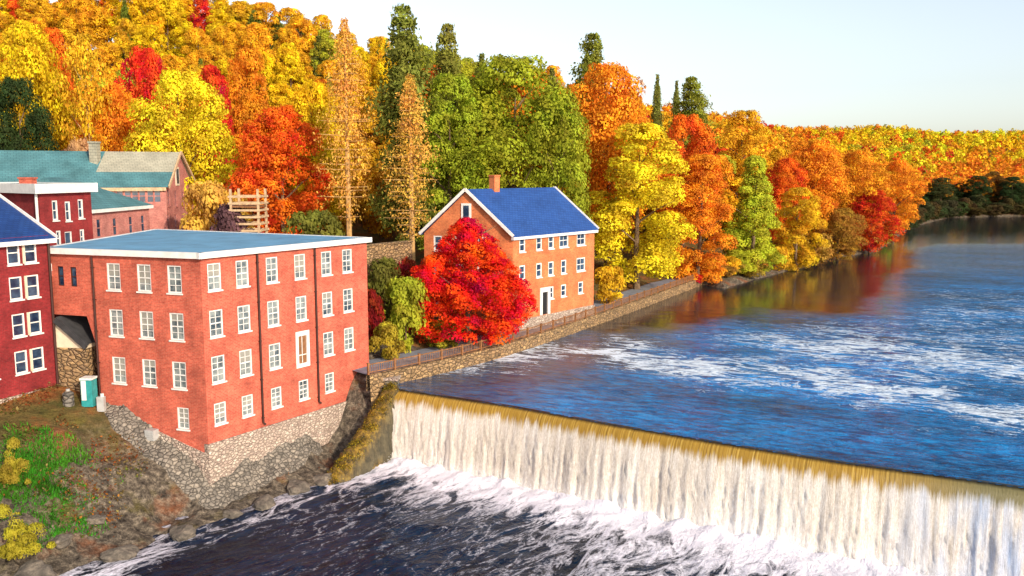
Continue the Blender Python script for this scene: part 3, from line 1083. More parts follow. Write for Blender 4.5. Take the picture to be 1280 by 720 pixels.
# wall lamp by the left end, meter boxes at the foot
mb = MB()
u, z = WL.at(62, 334)
WL.bx(mb, u - 0.25, u + 0.25, z - 0.3, z + 0.3, 0.004, 0.4)
WL.bx(mb, u - 0.12, u + 0.2, z - 0.75, z - 0.3, 0.01, 0.22)
mb.build('flood_lamp', M['white'], mill)
mb = MB(); u, z = WL.at(196, 541)
WL.bx(mb, u - 0.55, u + 0.3, z - 0.45, z + 0.4, 0.13, 0.75)
for k in range(4): WL.bx(mb, u - 0.5, u + 0.25, z - 0.35 + k * .18, z - 0.28 + k * .18, 0.752, 0.78)
ac = mb.build('ventilation_box', M['grey_metal'], mill)

# masonry revetment sloping away from the foot of the mill
vv = []; nu, nw = 90, 7
path_ = [WL.pt(u, 0) for u in np.linspace(uL2 + .6, WL.L, 52)] + [WR.pt(u, 0) for u in np.linspace(.3, WR.L - 7, 38)]
nrm_ = [WL.n] * 46 + [WL.n.lerp(WR.n, k_ / 11).normalized() for k_ in range(12)] + [WR.n] * 32
rv = np.random.default_rng(77)
for i_, (q_, nv_) in enumerate(zip(path_, nrm_)):
    ends = min(1, i_ / 10, (89 - i_) / 14)
    for k_ in range(nw):
        o_ = .05 + (1.9 * (.35 + .65 * ends)) * k_ / (nw - 1)
        x_, y_ = q_.x + nv_.x * o_, q_.y + nv_.y * o_
        lift = (.85 - .16 * k_) * (.25 + .75 * ends) if k_ < nw - 1 else -.5
        vv.append((x_, y_, tz(x_, y_) + lift + rv.normal() * .05))
q_ = (np.arange(nu - 1)[:, None] * nw + np.arange(nw - 1)[None, :]).ravel()
rvm = np_mesh('stone_revetment', np.array(vv), np.column_stack([q_, q_ + nw, q_ + nw + 1, q_ + 1])[:, ::-1], M['stone_rev'], True)
tag(link('stone_revetment', rvm), 'grey masonry revetment sloping round the foot of the flat-roofed mill', 'revetment')

# ---- crimson mill at the left edge
def gable_house(name, loc, label, cat, W0, Wside, depth, zb, ze, zr, wallmat, roofmat, over=0.35, trim='white', rightgable=True):
    pass


A0 = D(-75, 330, 63.0); A1 = D(60, 292, 71.2)
A0.z = A1.z = 0
ZA = D(58, 294, 71.0).z
mA = empty('crimson_mill', (A1.x, A1.y, 8), 'crimson brick mill in painted shade with dark blue gabled roof at the left edge', 'mill building')
WA = Wall(A0, A1)
dep = 13.0
ops = []
for (xa, ya), (xb, yb) in (((17, 317), (38, 312)), ((20, 361), (41, 356)), ((25, 407), (46, 401)), ((28, 453), (50, 446))):
    ops.append(opening(WA, xa, ya, 1.0, 1.75)); ops.append(opening(WA, xb, yb, 1.0, 1.75))
ua1, ua2 = WA.at(20, 361)[0], WA.at(41, 356)[0]
za = [WA.at(30, 315)[1], WA.at(31, 359)[1], WA.at(35, 404.5)[1], WA.at(39, 450)[1]]
ops = [(u - 0.55, u + 0.55, z - 0.9, z + 0.9) for z in za for u in (ua1, ua2, ua1 - 4.0, ua2 - 4.0, ua1 - 8, ua2 - 8)]
mb = MB()
zb = 8.6
WA.mesh(mb, zb, ZA, ops)
WA2 = Wall(WA.P1, WA.pt(WA.L, 0, -dep))
zrA = ZA + 3.3
mb.wface([WA2.pt(0, 4), WA2.pt(WA2.L, 4), WA2.pt(WA2.L, ZA), WA2.pt(WA2.L / 2, zrA - 0.15), WA2.pt(0, ZA)])
WA3 = Wall(WA2.P1, WA.pt(0, 0, -dep)); WA3.mesh(mb, 4, ZA)
WA4 = Wall(WA3.P1, WA.P0)
mb.wface([WA4.pt(0, 4), WA4.pt(WA4.L, 4), WA4.pt(WA4.L, ZA), WA4.pt(WA4.L / 2, zrA - 0.15), WA4.pt(0, ZA)])
mb.build('wall', M['brick_crimson_shade'], mA)
mb = MB(); WA.bx(mb, 0, WA.L + 0.1, 4, zb - 0.004, -0.4, 0.08); mb.build('stone_base', M['stone_pale'], mA)
mb = MB()
up = Vector((0, 0, 1))
o1, o2 = 0.45, 0.35
e0, e1 = WA.pt(-1, ZA - 0.25, o1), WA.pt(WA.L + o2, ZA - 0.25, o1)
r0, r1 = WA.pt(-1, zrA, -dep / 2), WA.pt(WA.L + o2, zrA, -dep / 2)
b0, b1 = WA.pt(-1, ZA - 0.25, -dep - o1), WA.pt(WA.L + o2, ZA - 0.25, -dep - o1)
mb.wface([e0, e1, r1, r0]); mb.wface([r0, r1, b1, b0])
for a, b_ in ((e0, e1), (e1, r1), (r1, b1)):
    mb.wface([a - up * .25, b_ - up * .25, b_, a])
rA = mb.build('roof', M['slate_deep'], mA)
mb = MB()
WA.bx(mb, -0.5, WA.L + o2, ZA - 0.62, ZA - 0.27, 0.004, o1 + 0.06)
mb.bar(e1 + WA.d * .06, r1 + WA.d * .06, 0.1, 0.42)
mb.bar(b1 + WA.d * .06, r1 + WA.d * .06, 0.1, 0.42)
mb.build('trim', M['white'], mA)
for o in ops:
    WA.window(mA, o, fr=0.115, cols=1, rows=2, pane='glass_dark')
for z in za:      # white pipes between the window pairs
    mb = MB(); um = (ua1 + ua2) / 2 + 0.1
    WA.bx(mb, um - 0.1, um + 0.1, z - 0.9, z + 0.9, 0.004, 0.08)
    mb.build('white_panel', M['cream'], mA)
mb = MB()
mb.tube([WA.pt(WA.L - 0.15, ZA - 0.5, 0.14), WA.pt(WA.L - 0.15, zb - 1, 0.14)], 0.11, 8)
mb.build('downpipe', M['pipe'], mA)

# ---- red flat-roofed tower block behind
T0 = D(-40, 230, 92); T1 = D(48, 238, 82); T2 = D(113, 236, 90)
for p in (T0, T1, T2): p.z = 0
ZT = D(48, 240, 82).z
tw = empty('red_tower_block', (T1.x, T1.y, 10), 'red brick block with white cornice and narrow arched windows behind the crimson mill', 'mill building')
WT1, WT2 = Wall(T0, T1), Wall(T1, T2)
ops = []
for px, py in ((69, 263), (85, 264), (101, 261)):
    u, z = WT2.at(px, py); ops.append((u - 0.42, u + 0.42, z - 0.95, z + 0.95))
for px, py in ((73.5, 298), (103, 296)):
    u, z = WT2.at(px, py); ops.append((u - 0.36, u + 0.36, z - 0.75, z + 0.75))
u, z = WT2.at(86, 301); od = (u - 0.55, u + 0.55, z - 0.9, z + 0.9)
mb = MB()
WT1.mesh(mb, 6, ZT); WT2.mesh(mb, 6, ZT, ops + [od])
T3 = T2 + (T0 - T1); Wt3 = Wall(T2, T3); Wt4 = Wall(T3, T0)
Wt3.mesh(mb, 6, ZT); Wt4.mesh(mb, 6, ZT)
mb.build('wall', M['brick_tower'], tw)
mb = MB()
for w_ in (WT1, WT2, Wt3, Wt4):
    w_.bx(mb, -0.5, w_.L + 0.5, ZT - 0.15, ZT + 0.75, 0.004, 0.5)
mb.build('cornice', M['white'], tw)
mb = MB(); mb.prism([(p.x, p.y) for p in (T0, T1, T2, T3)], ZT + 0.1, ZT + 0.62); mb.build('roof', M['slate_teal'], tw)
for o in ops:
    WT2.window(tw, o, fr=0.15, cols=1, rows=2, pane='glass_dark')
WT2.window(tw, od, fr=0.1, cols=1, rows=1, pane='glass_dark', name='door_window')
mb = MB(); mb.tube([WT1.pt(WT1.L - .3, ZT, .12), WT1.pt(WT1.L - .3, 9, .12)], 0.13, 8); mb.build('downpipe', M['white'], tw)
cq = D(35, 229, 88)
mb = MB(); mb.box((cq.x, cq.y, ZT + 0.6), (0.62, 0, 0), (0, 0.5, 0), (0, 0, 0.6)); mb.box((cq.x, cq.y, ZT + 1.25), (0.7, 0, 0), (0, 0.6, 0), (0, 0, .08))
mb.build('chimney', M['brick_orange'], tw)

# ---- pink wing with hipped teal roof
P0 = D(114, 265, 99); P1 = D(186, 257, 113)
P0.z = P1.z = 0
ZPk = D(116, 262, 99).z
pk = empty('pink_wing', (P0.x, P0.y, 12), 'low pink brick wing with dark teal hipped roof behind the flat-roofed mill', 'mill building')
WP = Wall(P0, P1)
ops = []
for px, py in ((124, 285), (144, 283), (164, 281), (179, 279)):
    u, z = WP.at(px, py); ops.append((u - 0.55, u + 0.55, z - 1.1, z + 1.1))
mb = MB(); WP.mesh(mb, 8, ZPk, ops)
WP2 = Wall(WP.P1, WP.pt(WP.L, 0, -11)); WP2.mesh(mb, 8, ZPk)
WP3 = Wall(WP2.P1, WP.pt(0, 0, -11)); WP3.mesh(mb, 8, ZPk)
WP4 = Wall(WP3.P1, WP.P0); WP4.mesh(mb, 8, ZPk)
mb.build('wall', M['brick_pink'], pk)
mb = MB()
e = [WP.pt(-.4, ZPk, .4), WP.pt(WP.L + .4, ZPk, .4), WP.pt(WP.L + .4, ZPk, -11.4), WP.pt(-.4, ZPk, -11.4)]
ra, rb_ = WP.pt(0.5, ZPk + 3.6, -5.5), WP.pt(WP.L - 9, ZPk + 3.6, -5.5)
mb.wface([e[0], e[1], rb_, ra]); mb.wface([e[1], e[2], rb_]); mb.wface([e[2], e[3], ra, rb_]); mb.wface([e[3], e[0], ra])
mb.build('roof', M['slate_teal'], pk)
mb = MB(); WP.bx(mb, -.4, WP.L + .4, ZPk - .4, ZPk - 0.01, .004, .42); mb.build('trim', M['white'], pk)
for o in ops:
    WP.window(pk, o, fr=0.14, cols=1, rows=2, pane='glass_dark', frame='brick_pink')

# ---- long old mill with gable
Q0 = D(-60, 232, 112); Q1 = D(207, 233, 124); Q2 = D(241, 240, 138)
for p in (Q0, Q1, Q2): p.z = 0
ZQ = D(207, 233, 124).z
ZQR = D(218, 191, 130).z
om = empty('long_pink_mill', (Q1.x, Q1.y, 13), 'long old pink mill with teal roof, tan where sunlight is painted, below the hillside', 'mill building')
WQ, WQ2 = Wall(Q0, Q1), Wall(Q1, Q2)
wd = WQ2.L
ops = []
for px in (150, 160, 169, 178, 188, 197):
    u, z = WQ.at(px, 245); ops.append((u - 0.5, u + 0.5, z - 0.95, z + 0.95))
ops2 = []
for px, py in ((211, 247), (220, 248), (229, 249), (211, 278), (220, 278), (229, 277)):
    u, z = WQ2.at(px, py); ops2.append((u - 0.6, u + 0.6, z - 1.2, z + 1.2))
mb = MB(); WQ.mesh(mb, 9, ZQ, ops); WQ2.mesh(mb, 9, ZQ, ops2)
mb.wface([WQ2.pt(0, ZQ), WQ2.pt(wd, ZQ), WQ2.pt(wd / 2, ZQR)])
bk = (Q0 + (Q2 - Q1))
WQ3 = Wall(Q2, bk); WQ3.mesh(mb, 9, ZQ)
mb.build('wall', M['brick_pink'], om)
e0, e1 = WQ.pt(-1, ZQ - .1, .5), WQ.pt(WQ.L + 0.4, ZQ - .1, .5)
dv = (Q2 - Q1)
r0, r1 = WQ.pt(-1, ZQR + .12) + dv / 2, WQ.pt(WQ.L + .4, ZQR + .12) + dv / 2
b0, b1 = e0 + dv * 1.06, e1 + dv * 1.06
# slate part, and a tan part that paints sunlight onto the roof
mb = MB()
f = 0.62
em, rm, bm_ = e0.lerp(e1, f), r0.lerp(r1, f), b0.lerp(b1, f)
h1 = em.lerp(rm, 0.42); h1b = e1.lerp(r1, 0.42)
mb.wface([e0, em, rm, r0]); mb.wface([em, e1, h1b, h1]); mb.wface([r0, rm, bm_, b0])
roofq = mb.build('roof', M['slate_teal'], om)
mb = MB(); mb.wface([h1, h1b, r1, rm]); mb.wface([rm, r1, b1, bm_]); x = mb.build('roof_sunlit', M['slate_tan'], om); x['label'] = 'tan part of the roof with sunlight put into the colour'
mb = MB(); mb.bar(e1, r1, .2, .4); mb.bar(b1, r1, .2, .4); WQ.bx(mb, 0, WQ.L, ZQ - .6, ZQ - .13, .004, .45); mb.build('trim', M['white_wood'], om)
for o in ops:
    WQ.window(om, o, fr=0.14, cols=1, rows=2, pane='glass_dark', frame='brick_pink', sill=False)
for o in ops2:
    WQ2.window(om, o, fr=0.14, cols=2, rows=4, pane='glass_dark', frame='brick_pink')
u, z = WQ2.at(221, 219)
mb = MB(); WQ2.bx(mb, u - .9, u + .9, z - 1.5, z + 1.2, .004, .12)
fr_ = mb.build('window', M['cream'], om); mb = MB(); WQ2.bx(mb, u - .55, u + .55, z - 1.2, z + .9, .122, .14); mb.build('pane', M['glass_dark'], fr_)
cq = D(119, 200, 124)
mb = MB(); mb.box((cq.x, cq.y, 27.5), (.55, 0, 0), (0, .55, 0), (0, 0, 2.6)); mb.box((cq.x, cq.y, 30.2), (.65, 0, 0), (0, .65, 0), (0, 0, .12)); mb.build('chimney', M['slate_tan'], om)

# ---- the brick house with the blue roof by the path
HA = D(641, 293, 100.5); HB = D(743, 286, 113.5); HL = D(530, 291, 104.5)
ZH = (D(641, 293, 100.5).z + D(743, 287, 113.5).z) / 2
for p in (HA, HB, HL): p.z = 0
HK = HL + (HB - HA)
zh0 = 8.7
ZHR = D(583, 237, 102.5).z
hs = empty('brick_house', (HA.x, HA.y, zh0), 'three-storey orange brick house with blue gabled roof behind the red maple', 'house')
WF, WG = Wall(HA, HB), Wall(HL, HA)
fu = [WF.at(653, 306)[0], WF.at(674, 303.5)[0], WF.at(689, 302)[0], WF.at(705, 300)[0], WF.at(726.5, 298)[0]]
fz = [WF.at(690, 302)[1], WF.at(690, 335.5)[1], WF.at(705, 363)[1]]
ops = []
for i, u in enumerate(fu):
    for k, z in enumerate(fz):
        if k == 2 and i in (0, 1): continue
        hw = 0.95 if (i >= 3 and k == 0) or (i == 4 and k == 1) else 0.55
        hh = 0.85 if k < 2 else 0.75
        ops.append((u - hw, u + hw, z - hh, z + hh))
ud, zd = WF.at(681, 372)
dop = (ud - 0.75, ud + 0.75, zh0 + 0.3, zh0 + 3.3)
gops = [(u - 0.55, u + 0.55, z - 0.9, z + 0.9) for u in (1.8, 4.6, 7.4) for z in fz]
mb = MB()
WF.mesh(mb, zh0, ZH, ops + [dop]); WG.mesh(mb, zh0, ZH, gops)
WH3, WH4 = Wall(HB, HK), Wall(HK, HL)
WH3.mesh(mb, zh0, ZH); WH4.mesh(mb, zh0, ZH)
gm = WG.pt(WG.L / 2, ZHR - .1)
mb.wface([WG.pt(0, ZH), WG.pt(WG.L, ZH), gm])
gm2 = WH3.pt(WH3.L / 2, ZHR - .1)
mb.wface([WH3.pt(0, ZH), WH3.pt(WH3.L, ZH), gm2])
mb.build('wall', M['brick_house'], hs)
mb = MB()
for w_ in (WF, WG, WH3, WH4): w_.bx(mb, -.1, w_.L + .1, zh0 - 3, zh0 + .25, -.3, .1)
mb.build('stone_base', M['stone_pale'], hs)
dF, dG = WF.d, WG.d
ev = 0.4
e0 = WF.pt(-.35, ZH - .05) - dG * 0 + WF.n * ev; e1 = WF.pt(WF.L + .35, ZH - .05) + WF.n * ev
k0 = WH4.pt(WH4.L + .35, ZH - .05, ev); k1 = WH4.pt(-.35, ZH - .05, ev)
r0 = WG.pt(WG.L / 2, ZHR + .05) - dF * .35; r1 = WH3.pt(WH3.L / 2, ZHR + .05) + dF * .35
mb = MB(); mb.wface([e0, e1, r1, r0]); mb.wface([r0, r1, k1, k0])
for a, b_ in ((e0, e1), (k1, k0)): mb.wface([a - up * .12, b_ - up * .12, b_, a])
hr = mb.build('roof', M['slate_blue'], hs)
mb = MB()
for a, b_ in ((e0, r0), (k0, r0)): mb.bar(a - dF * .03, b_ - dF * .03, .12, .34)
for a, b_ in ((e1, r1), (k1, r1)): mb.bar(a + dF * .03, b_ + dF * .03, .12, .34)
WF.bx(mb, -.3, WF.L + .3, ZH - .5, ZH - .18, .004, ev)
mb.build('trim', M['white'], hs)
for o in ops:
    WF.window(hs, o, fr=0.16, cols=2 if o[1] - o[0] > 1.5 else 1, rows=2, pane='glass_dark')
for o in gops: WG.window(hs, o, fr=0.16, cols=1, rows=2, pane='glass_dark')
mb = MB(); a, b_, c, e = dop
WF.bx(mb, a - .25, a + .2, c, e + .3, -.1, .1); WF.bx(mb, b_ - .2, b_ + .25, c, e + .3, -.1, .1); WF.bx(mb, a + .2, b_ - .2, e - .25, e + .3, -.1, .1)
dr = mb.build('door', M['white'], hs)
mb = MB(); WF.bx(mb, a + .2, b_ - .2, c, e - .25, -.14, -.08); mb.build('door_leaf', M['dark'], dr)
ug, zg = WG.at(583, 265)
mb = MB(); WG.bx(mb, ug - .62, ug + .62, zg - 1.1, zg + 1.0, .004, .1); fr_ = mb.build('window', M['white'], hs)
mb = MB(); WG.bx(mb, ug - .36, ug + .36, zg - .85, zg + .75, .102, .12); mb.build('pane', M['glass_dark'], fr_)
cc = r0.lerp(r1, 0.3)
mb = MB(); mb.box((cc.x, cc.y, ZHR + .4), dF * .48, Vector((-dF.y, dF.x, 0)) * .42, (0, 0, 1.1)); mb.box((cc.x, cc.y, ZHR + 1.58), dF * .56, Vector((-dF.y, dF.x, 0)) * .5, (0, 0, .1))
mb.build('chimney', M['brick_house'], hr)

# ---- small cream shed seen through the passage
s0 = D(69, 440, 71.2); s1 = D(109, 440, 70.75)
zs0 = tz(s0.x, s0.y) - 0.6
sh = empty('cream_shed', (s0.x, s0.y, zs0), 'small cream lean-to with dark sloping roof on a rubble base under the mill passage', 'shed')
W_ = Wall(s0, s1)
zt = D(90, 431, 71).z; ztop = D(85, 398, 71).z
mb = MB()
um_ = 0.5
mb.wface([W_.pt(0, zt - .25), W_.pt(W_.L, zt - .25), W_.pt(W_.L, zt + .1), W_.pt(um_, ztop), W_.pt(0, ztop)])
mb.wface([W_.pt(W_.L, zt - .25), W_.pt(W_.L, zt - .25, -4), W_.pt(W_.L, zt + .1, -4), W_.pt(W_.L, zt + .1)])
mb.build('wall', M['cream'], sh)
mb = MB(); W_.bx(mb, 0, W_.L, zs0 - 1, zt - .254, -4, .12); mb.build('stone_base', M['stone_wall'], sh)
mb = MB()
ra_, rb2 = W_.pt(um_ - .1, ztop + .12, .25), W_.pt(W_.L + .15, zt + .12, .25)
rc_, rd_ = W_.pt(W_.L + .15, zt + .12, -4), W_.pt(um_ - .1, ztop + .12, -4)
mb.wface([ra_, rb2, rc_, rd_]); mb.bar(ra_ - up * .2, rb2 - up * .2, .22, .5)
mb.build('roof', M['dark_roof'], sh)

# ------------------------------------------------------------------ walls, path, railing by the river
wk, wkt = resample([(p.x, p.y) for p in walk], 1.0)
wt = np.gradient(wk, axis=0); wt /= np.hypot(wt[:, 0], wt[:, 1])[:, None]
wn = np.column_stack([-wt[:, 1], wt[:, 0]])        # inland
mb = MB()
for i in range(len(wk) - 1):
    a, b_ = wk[i], wk[i + 1]
    ai, bi = a + wn[i] * .55, b_ + wn[i + 1] * .55
    ao, bo = a - wn[i] * .25, b_ - wn[i + 1] * .25
    mb.wface([(*ao, 3.5), (*bo, 3.5), (*b_, ZP), (*a, ZP)])
    mb.wface([(*a, ZP), (*b_, ZP), (*bi, ZP), (*ai, ZP)])
    mb.wface([(*bi, ZP), (*bi, 6), (*ai, 6), (*ai, ZP)])
wall_o = mb.build('retaining_wall', M['stone_wall'])
tag(wall_o, 'brown stone retaining wall holding up the riverside path', 'retaining wall')
mb = MB()
for i in range(len(wk) - 1):
    a, b_ = wk[i], wk[i + 1]
    mb.wface([(*(a + wn[i] * .56), ZP - .03), (*(b_ + wn[i + 1] * .56), ZP - .03), (*(b_ + wn[i + 1] * 5.4), ZP + .03), (*(a + wn[i] * 5.4), ZP + .03)])
m_, nt, b_, _ = new_mat('path_gravel')
pn = noise(nt, geo_pos(nt), 1.2, 6, .65); r_ = ramp(nt, [(.3, (.12, .14, .19)), (.7, (.24, .25, .30))]); nt.links.new(pn.outputs[0], r_.inputs[0]); nt.links.new(r_.outputs[0], b_.inputs['Base Color']); b_.inputs['Roughness'].default_value = .9
M['path'] = m_
tag(mb.build('path', M['path']), kind='structure')
# railing: posts every 3 m, rails and a panel of thin balusters per bay
rl = empty('railing', (wk[0][0], wk[0][1], ZP), 'long rusty brown railing with many balusters along the riverside path', 'railing')
pi = list(range(0, len(wk), 3))
for k in pi:
    a = wk[k] + wn[k] * .2
    mb = MB(); mb.box((a[0], a[1], ZP + .52), (wt[k][0] * .08, wt[k][1] * .08, 0), (wn[k][0] * .08, wn[k][1] * .08, 0), (0, 0, .52)); mb.box((a[0], a[1], ZP + 1.07), (wt[k][0] * .11, wt[k][1] * .11, 0), (wn[k][0] * .11, wn[k][1] * .11, 0), (0, 0, .04))
    mb.build('post', M['rust'], rl)
for k, k2 in zip(pi, pi[1:]):
    a = Vector((*(wk[k] + wn[k] * .2), 0)); c = Vector((*(wk[k2] + wn[k2] * .2), 0))
    mb = MB()
    mb.bar(a + up * (ZP + .95), c + up * (ZP + .95), .08, .09); mb.bar(a + up * (ZP + .22), c + up * (ZP + .22), .07, .08)
    nb = 12
    for j in range(1, nb):
        q = a.lerp(c, j / nb)
        mb.bar(q + up * (ZP + .26), q + up * (ZP + .92), .045, .045)
    mb.build('baluster_panel', M['rust'], rl)

# abutment pier and mossy wing wall at the left end of the dam
ab = empty('abutment', (crest0[0].x, crest0[0].y, 0), 'mossy stone abutment curving down to the pool at the left end of the dam', 'abutment')
pierC = Vector((CR[0][0], CR[0][1], 0))
W_ab = [D(492, 481, 79.0), D(478, 505, 78.0), D(462, 535, 76.4), D(444, 562, 74.4), D(424, 588, 72.6), D(402, 612, 71.0)]
n_ = 90
P = np.array([[p.x, p.y, p.z] for p in W_ab]); tt = np.linspace(0, 1, len(P)); ts = np.linspace(0, 1, n_)
Pc = np.column_stack([np.interp(ts, tt, P[:, i]) for i in range(3)])
for _ in range(6): Pc[1:-1] = (Pc[:-2] + 2 * Pc[1:-1] + Pc[2:]) / 4
tg = np.gradient(Pc[:, :2], axis=0); tg /= np.hypot(*tg.T)[:, None]
sd = np.column_stack([-tg[:, 1], tg[:, 0]])       # towards the pool when running down
sec = [(-1.3, -3.0), (-1.05, -.5), (-0.8, 0.05), (-0.4, 0.22), (0.0, 0.2), (0.4, 0.1), (0.65, -0.25), (0.85, -1.2), (1.0, -2.4), (1.1, -4), (1.3, -9.5)]
vv = []
for i in range(n_):
    for k, (o_, dz) in enumerate(sec):
        zz = max(-0.6, Pc[i, 2] + dz) if k in (0, 10) else Pc[i, 2] + dz
        st_ = (i // 4) * 7.13 + (k // 2) * 3.7
        jx = RNG.normal() * .05 + .14 * math.sin(st_ * 5.1) + .12 * math.sin(i * .31)
        zz += .12 * math.sin(st_ * 3.3)
        vv.append((Pc[i, 0] + sd[i, 0] * (o_ + jx), Pc[i, 1] + sd[i, 1] * (o_ + jx), zz + RNG.normal() * .06))
vv = np.array(vv); ns = len(sec)
q = (np.arange(n_ - 1)[:, None] * ns + np.arange(ns - 1)[None, :]).ravel()
fq = np.column_stack([q, q + ns, q + ns + 1, q + 1])


def moss_mat():
    m, nt, b, _ = new_mat('mossy_stone')
    p = geo_pos(nt)
    n1 = noise(nt, p, 1.6, 6, .7); n2 = noise(nt, p, .5, 4, .6)
    r = ramp(nt, [(.34, (.035, .026, .012)), (.5, (.15, .09, .018)), (.6, (.32, .20, .025)), (.72, (.10, .10, .025))])
    nt.links.new(n1.outputs[0], r.inputs[0])
    r2 = ramp(nt, [(.3, (.03, .028, .02)), (.7, (.12, .10, .06))]); nt.links.new(n1.outputs[0], r2.inputs[0])
    g = nt.nodes.new('ShaderNodeNewGeometry'); sp = nt.nodes.new('ShaderNodeSeparateXYZ'); nt.links.new(g.outputs['Normal'], sp.inputs[0])
    f = math_n(nt, 'MULTIPLY_ADD', sp.outputs[2], 2.2, -0.25, True)
    f = math_n(nt, 'MULTIPLY', f, math_n(nt, 'MULTIPLY_ADD', n2.outputs[0], 2, .2, True))
    c = mixc(nt, f, r2.outputs[0], r.outputs[0])
    nt.links.new(c, b.inputs['Base Color']); b.inputs['Roughness'].default_value = .95
    bump(nt, b, n1.outputs[0], .8, .15)
    return m


M['moss'] = moss_mat()
wwm = np_mesh('wing_wall', vv - np.array(ab.location), fq, M['moss'], True)
wwo = link('wing_wall', wwm, ab)
nm = 11000
ri = RNG.integers(0, n_, nm); ro = RNG.uniform(-1.0, .72, nm)
keepm = (np.sin(ri * .55 + ro * 3) + RNG.normal(size=nm) * .7) > -.35
ri, ro = ri[keepm], ro[keepm]; nm = len(ri)
cmz = np.interp(ro, [o_ for o_, _ in sec], [z_ for _, z_ in sec])
cm_ = np.column_stack([Pc[ri, 0] + sd[ri, 0] * ro + RNG.normal(size=nm) * .1, Pc[ri, 1] + sd[ri, 1] * ro + RNG.normal(size=nm) * .1, Pc[ri, 2] + cmz + np.abs(RNG.normal(size=nm)) * .05])
hue = RNG.random(nm)[:, None]
mc_ = np.where(hue < .55, np.array([.42, .26, .025, 1]), np.where(hue < .8, np.array([.18, .17, .025, 1]), np.array([.10, .07, .03, 1]))) * RNG.uniform(.6, 1.2, (nm, 1))
v_m, f_m = leaf_quads(cm_ - np.array(ab.location), RNG.normal(size=(nm, 3)) * .6 + np.array([0, 0, .7]), RNG.uniform(.03, .085, nm), RNG)
mo_ = link('moss', np_mesh('moss', v_m, f_m, M['leaf_mass'], False, [('tint', 'FACE', 'FLOAT', RNG.random(nm)), ('col', 'FACE', 'FLOAT_COLOR', mc_)]), ab)
mo_['kind'] = 'stuff'
mb = MB()
e1_, e2_ = D(458, 474, 80.2), D(496, 483, 80.0)
a = Vector((e1_.x, e1_.y, 0)); c = Vector((e2_.x, e2_.y, 0)); dd = (c - a).normalized(); nn = Vector((-dd.y, dd.x, 0))
mb.box((a + c) / 2 + nn * 1.2 + up * 3.2, dd * ((c - a).length / 2), nn * 1.2, up * 3.6)
mb.build('pier', M['stone_grey'], ab)
mb = MB(); mb.box((a + c) / 2 + nn * 1.2 + up * 6.93, dd * ((c - a).length / 2 + .12), nn * 1.32, up * .12); mb.build('cap', M['stone_pale'], ab)

# ------------------------------------------------------------------ foliage prototypes
def lobes_round(rng, H, W, k, base=.22, top=1.0, shape='round'):
    L_ = []
    for i in range(k):
        u = (i + rng.random()) / k
        z = base + (top - base) * u
        zz = (z - base) / (top - base)
        if shape == 'round':
            pr = math.sin(math.pi * min(.97, max(.06, zz * .86 + .1))) ** .7
        elif shape == 'cone':
            pr = (1 - zz) ** .75 * .95 + .08
        elif shape == 'tall':
            pr = math.sin(math.pi * min(.96, zz * .8 + .16)) ** .5
        a = i * 2.4 + rng.normal() * .5
        r = rng.uniform(.12, .25) * W * (.55 + .45 * pr)
        rr = max(0, pr * W / 2 - r * .85) * rng.uniform(.7, 1.08)
        zc = min(z * H, H - r * .9)
        rr *= rng.uniform(.85, 1.18)
        L_.append((rr * math.cos(a), rr * math.sin(a), zc, r))
    L_.append((0, 0, H - .16 * W, .15 * W))
    L_.append((0, 0, (base + top) / 2 * H, .26 * W))
    return np.array(L_)


def lobes_maple(rng):
    H, W, k = 13, 12, 150
    L_ = []
    for i in range(k):
        u = (i + rng.random()) / k
        pr = np.interp(u, [0, .12, .3, .55, .8, 1], [.72, .95, 1.0, .82, .5, .16])
        a = i * 2.4 + rng.normal() * .4
        r = rng.uniform(.07, .13) * W * (.5 + .5 * pr)
        rr = max(0, pr * W / 2 - r * .8) * rng.uniform(.85, 1.1)
        L_.append((rr * math.cos(a), rr * math.sin(a), .7 + u * (H - 1.2) - r * .3, r))
    L_.append((0, 0, 4.5, 3.6)); L_.append((0, 0, 8, 2.6))
    return np.array(L_)


def crown_mesh(name, rng, L_, n, leaf, mat, flat=.75, gap=.1):
    r = L_[:, 3]
    pk_ = rng.choice(len(L_), int(n * 1.6), p=r ** 2 / (r ** 2).sum())
    d = rng.normal(size=(len(pk_), 3)); d /= np.linalg.norm(d, axis=1)[:, None]
    d[:, 2] = np.where(d[:, 2] < -.5, -d[:, 2], d[:, 2])
    rad = r[pk_] * (1 - np.abs(rng.normal(size=len(pk_))) * .22 + rng.normal(size=len(pk_)) * .05)
    # sub-clumping: push leaves to a set of twig clumps
    c = L_[pk_, :3] + d * rad[:, None] * np.array([1, 1, flat])
    dist = np.linalg.norm((c[:, None, :] - L_[None, :, :3]) / np.array([1, 1, flat]), axis=2) / r[None]
    keep = (dist < .72).sum(1) <= 1
    c, d = c[keep], d[keep]
    # gaps
    g = np.sin(c[:, 0] * 2.1 + 1) * np.sin(c[:, 1] * 2.3 + 2) * np.sin(c[:, 2] * 2.2)
    k2 = (g > -.22) | (rng.random(len(c)) > .85)
    c, d = c[k2][:n], d[k2][:n]
    nr = d * 1.0 + rng.normal(size=d.shape) * .42 + np.array([0, 0, .2])
    sz = leaf * rng.uniform(.6, 1.35, len(c))
    v, f = leaf_quads(c, nr, sz, rng)
    # tint follows twig clumps plus leaf noise
    cl = .5 + .5 * np.sin(c[:, 0] * 1.3 + 2 * np.sin(c[:, 2] * .9)) * np.sin(c[:, 1] * 1.4 + c[:, 2] * 1.1)
    tint = np.clip(.85 * cl + .35 * rng.random(len(c)) - .1, 0, 1)
    return np_mesh(name, v, f, mat, False, [('tint', 'FACE', 'FLOAT', tint)]), c


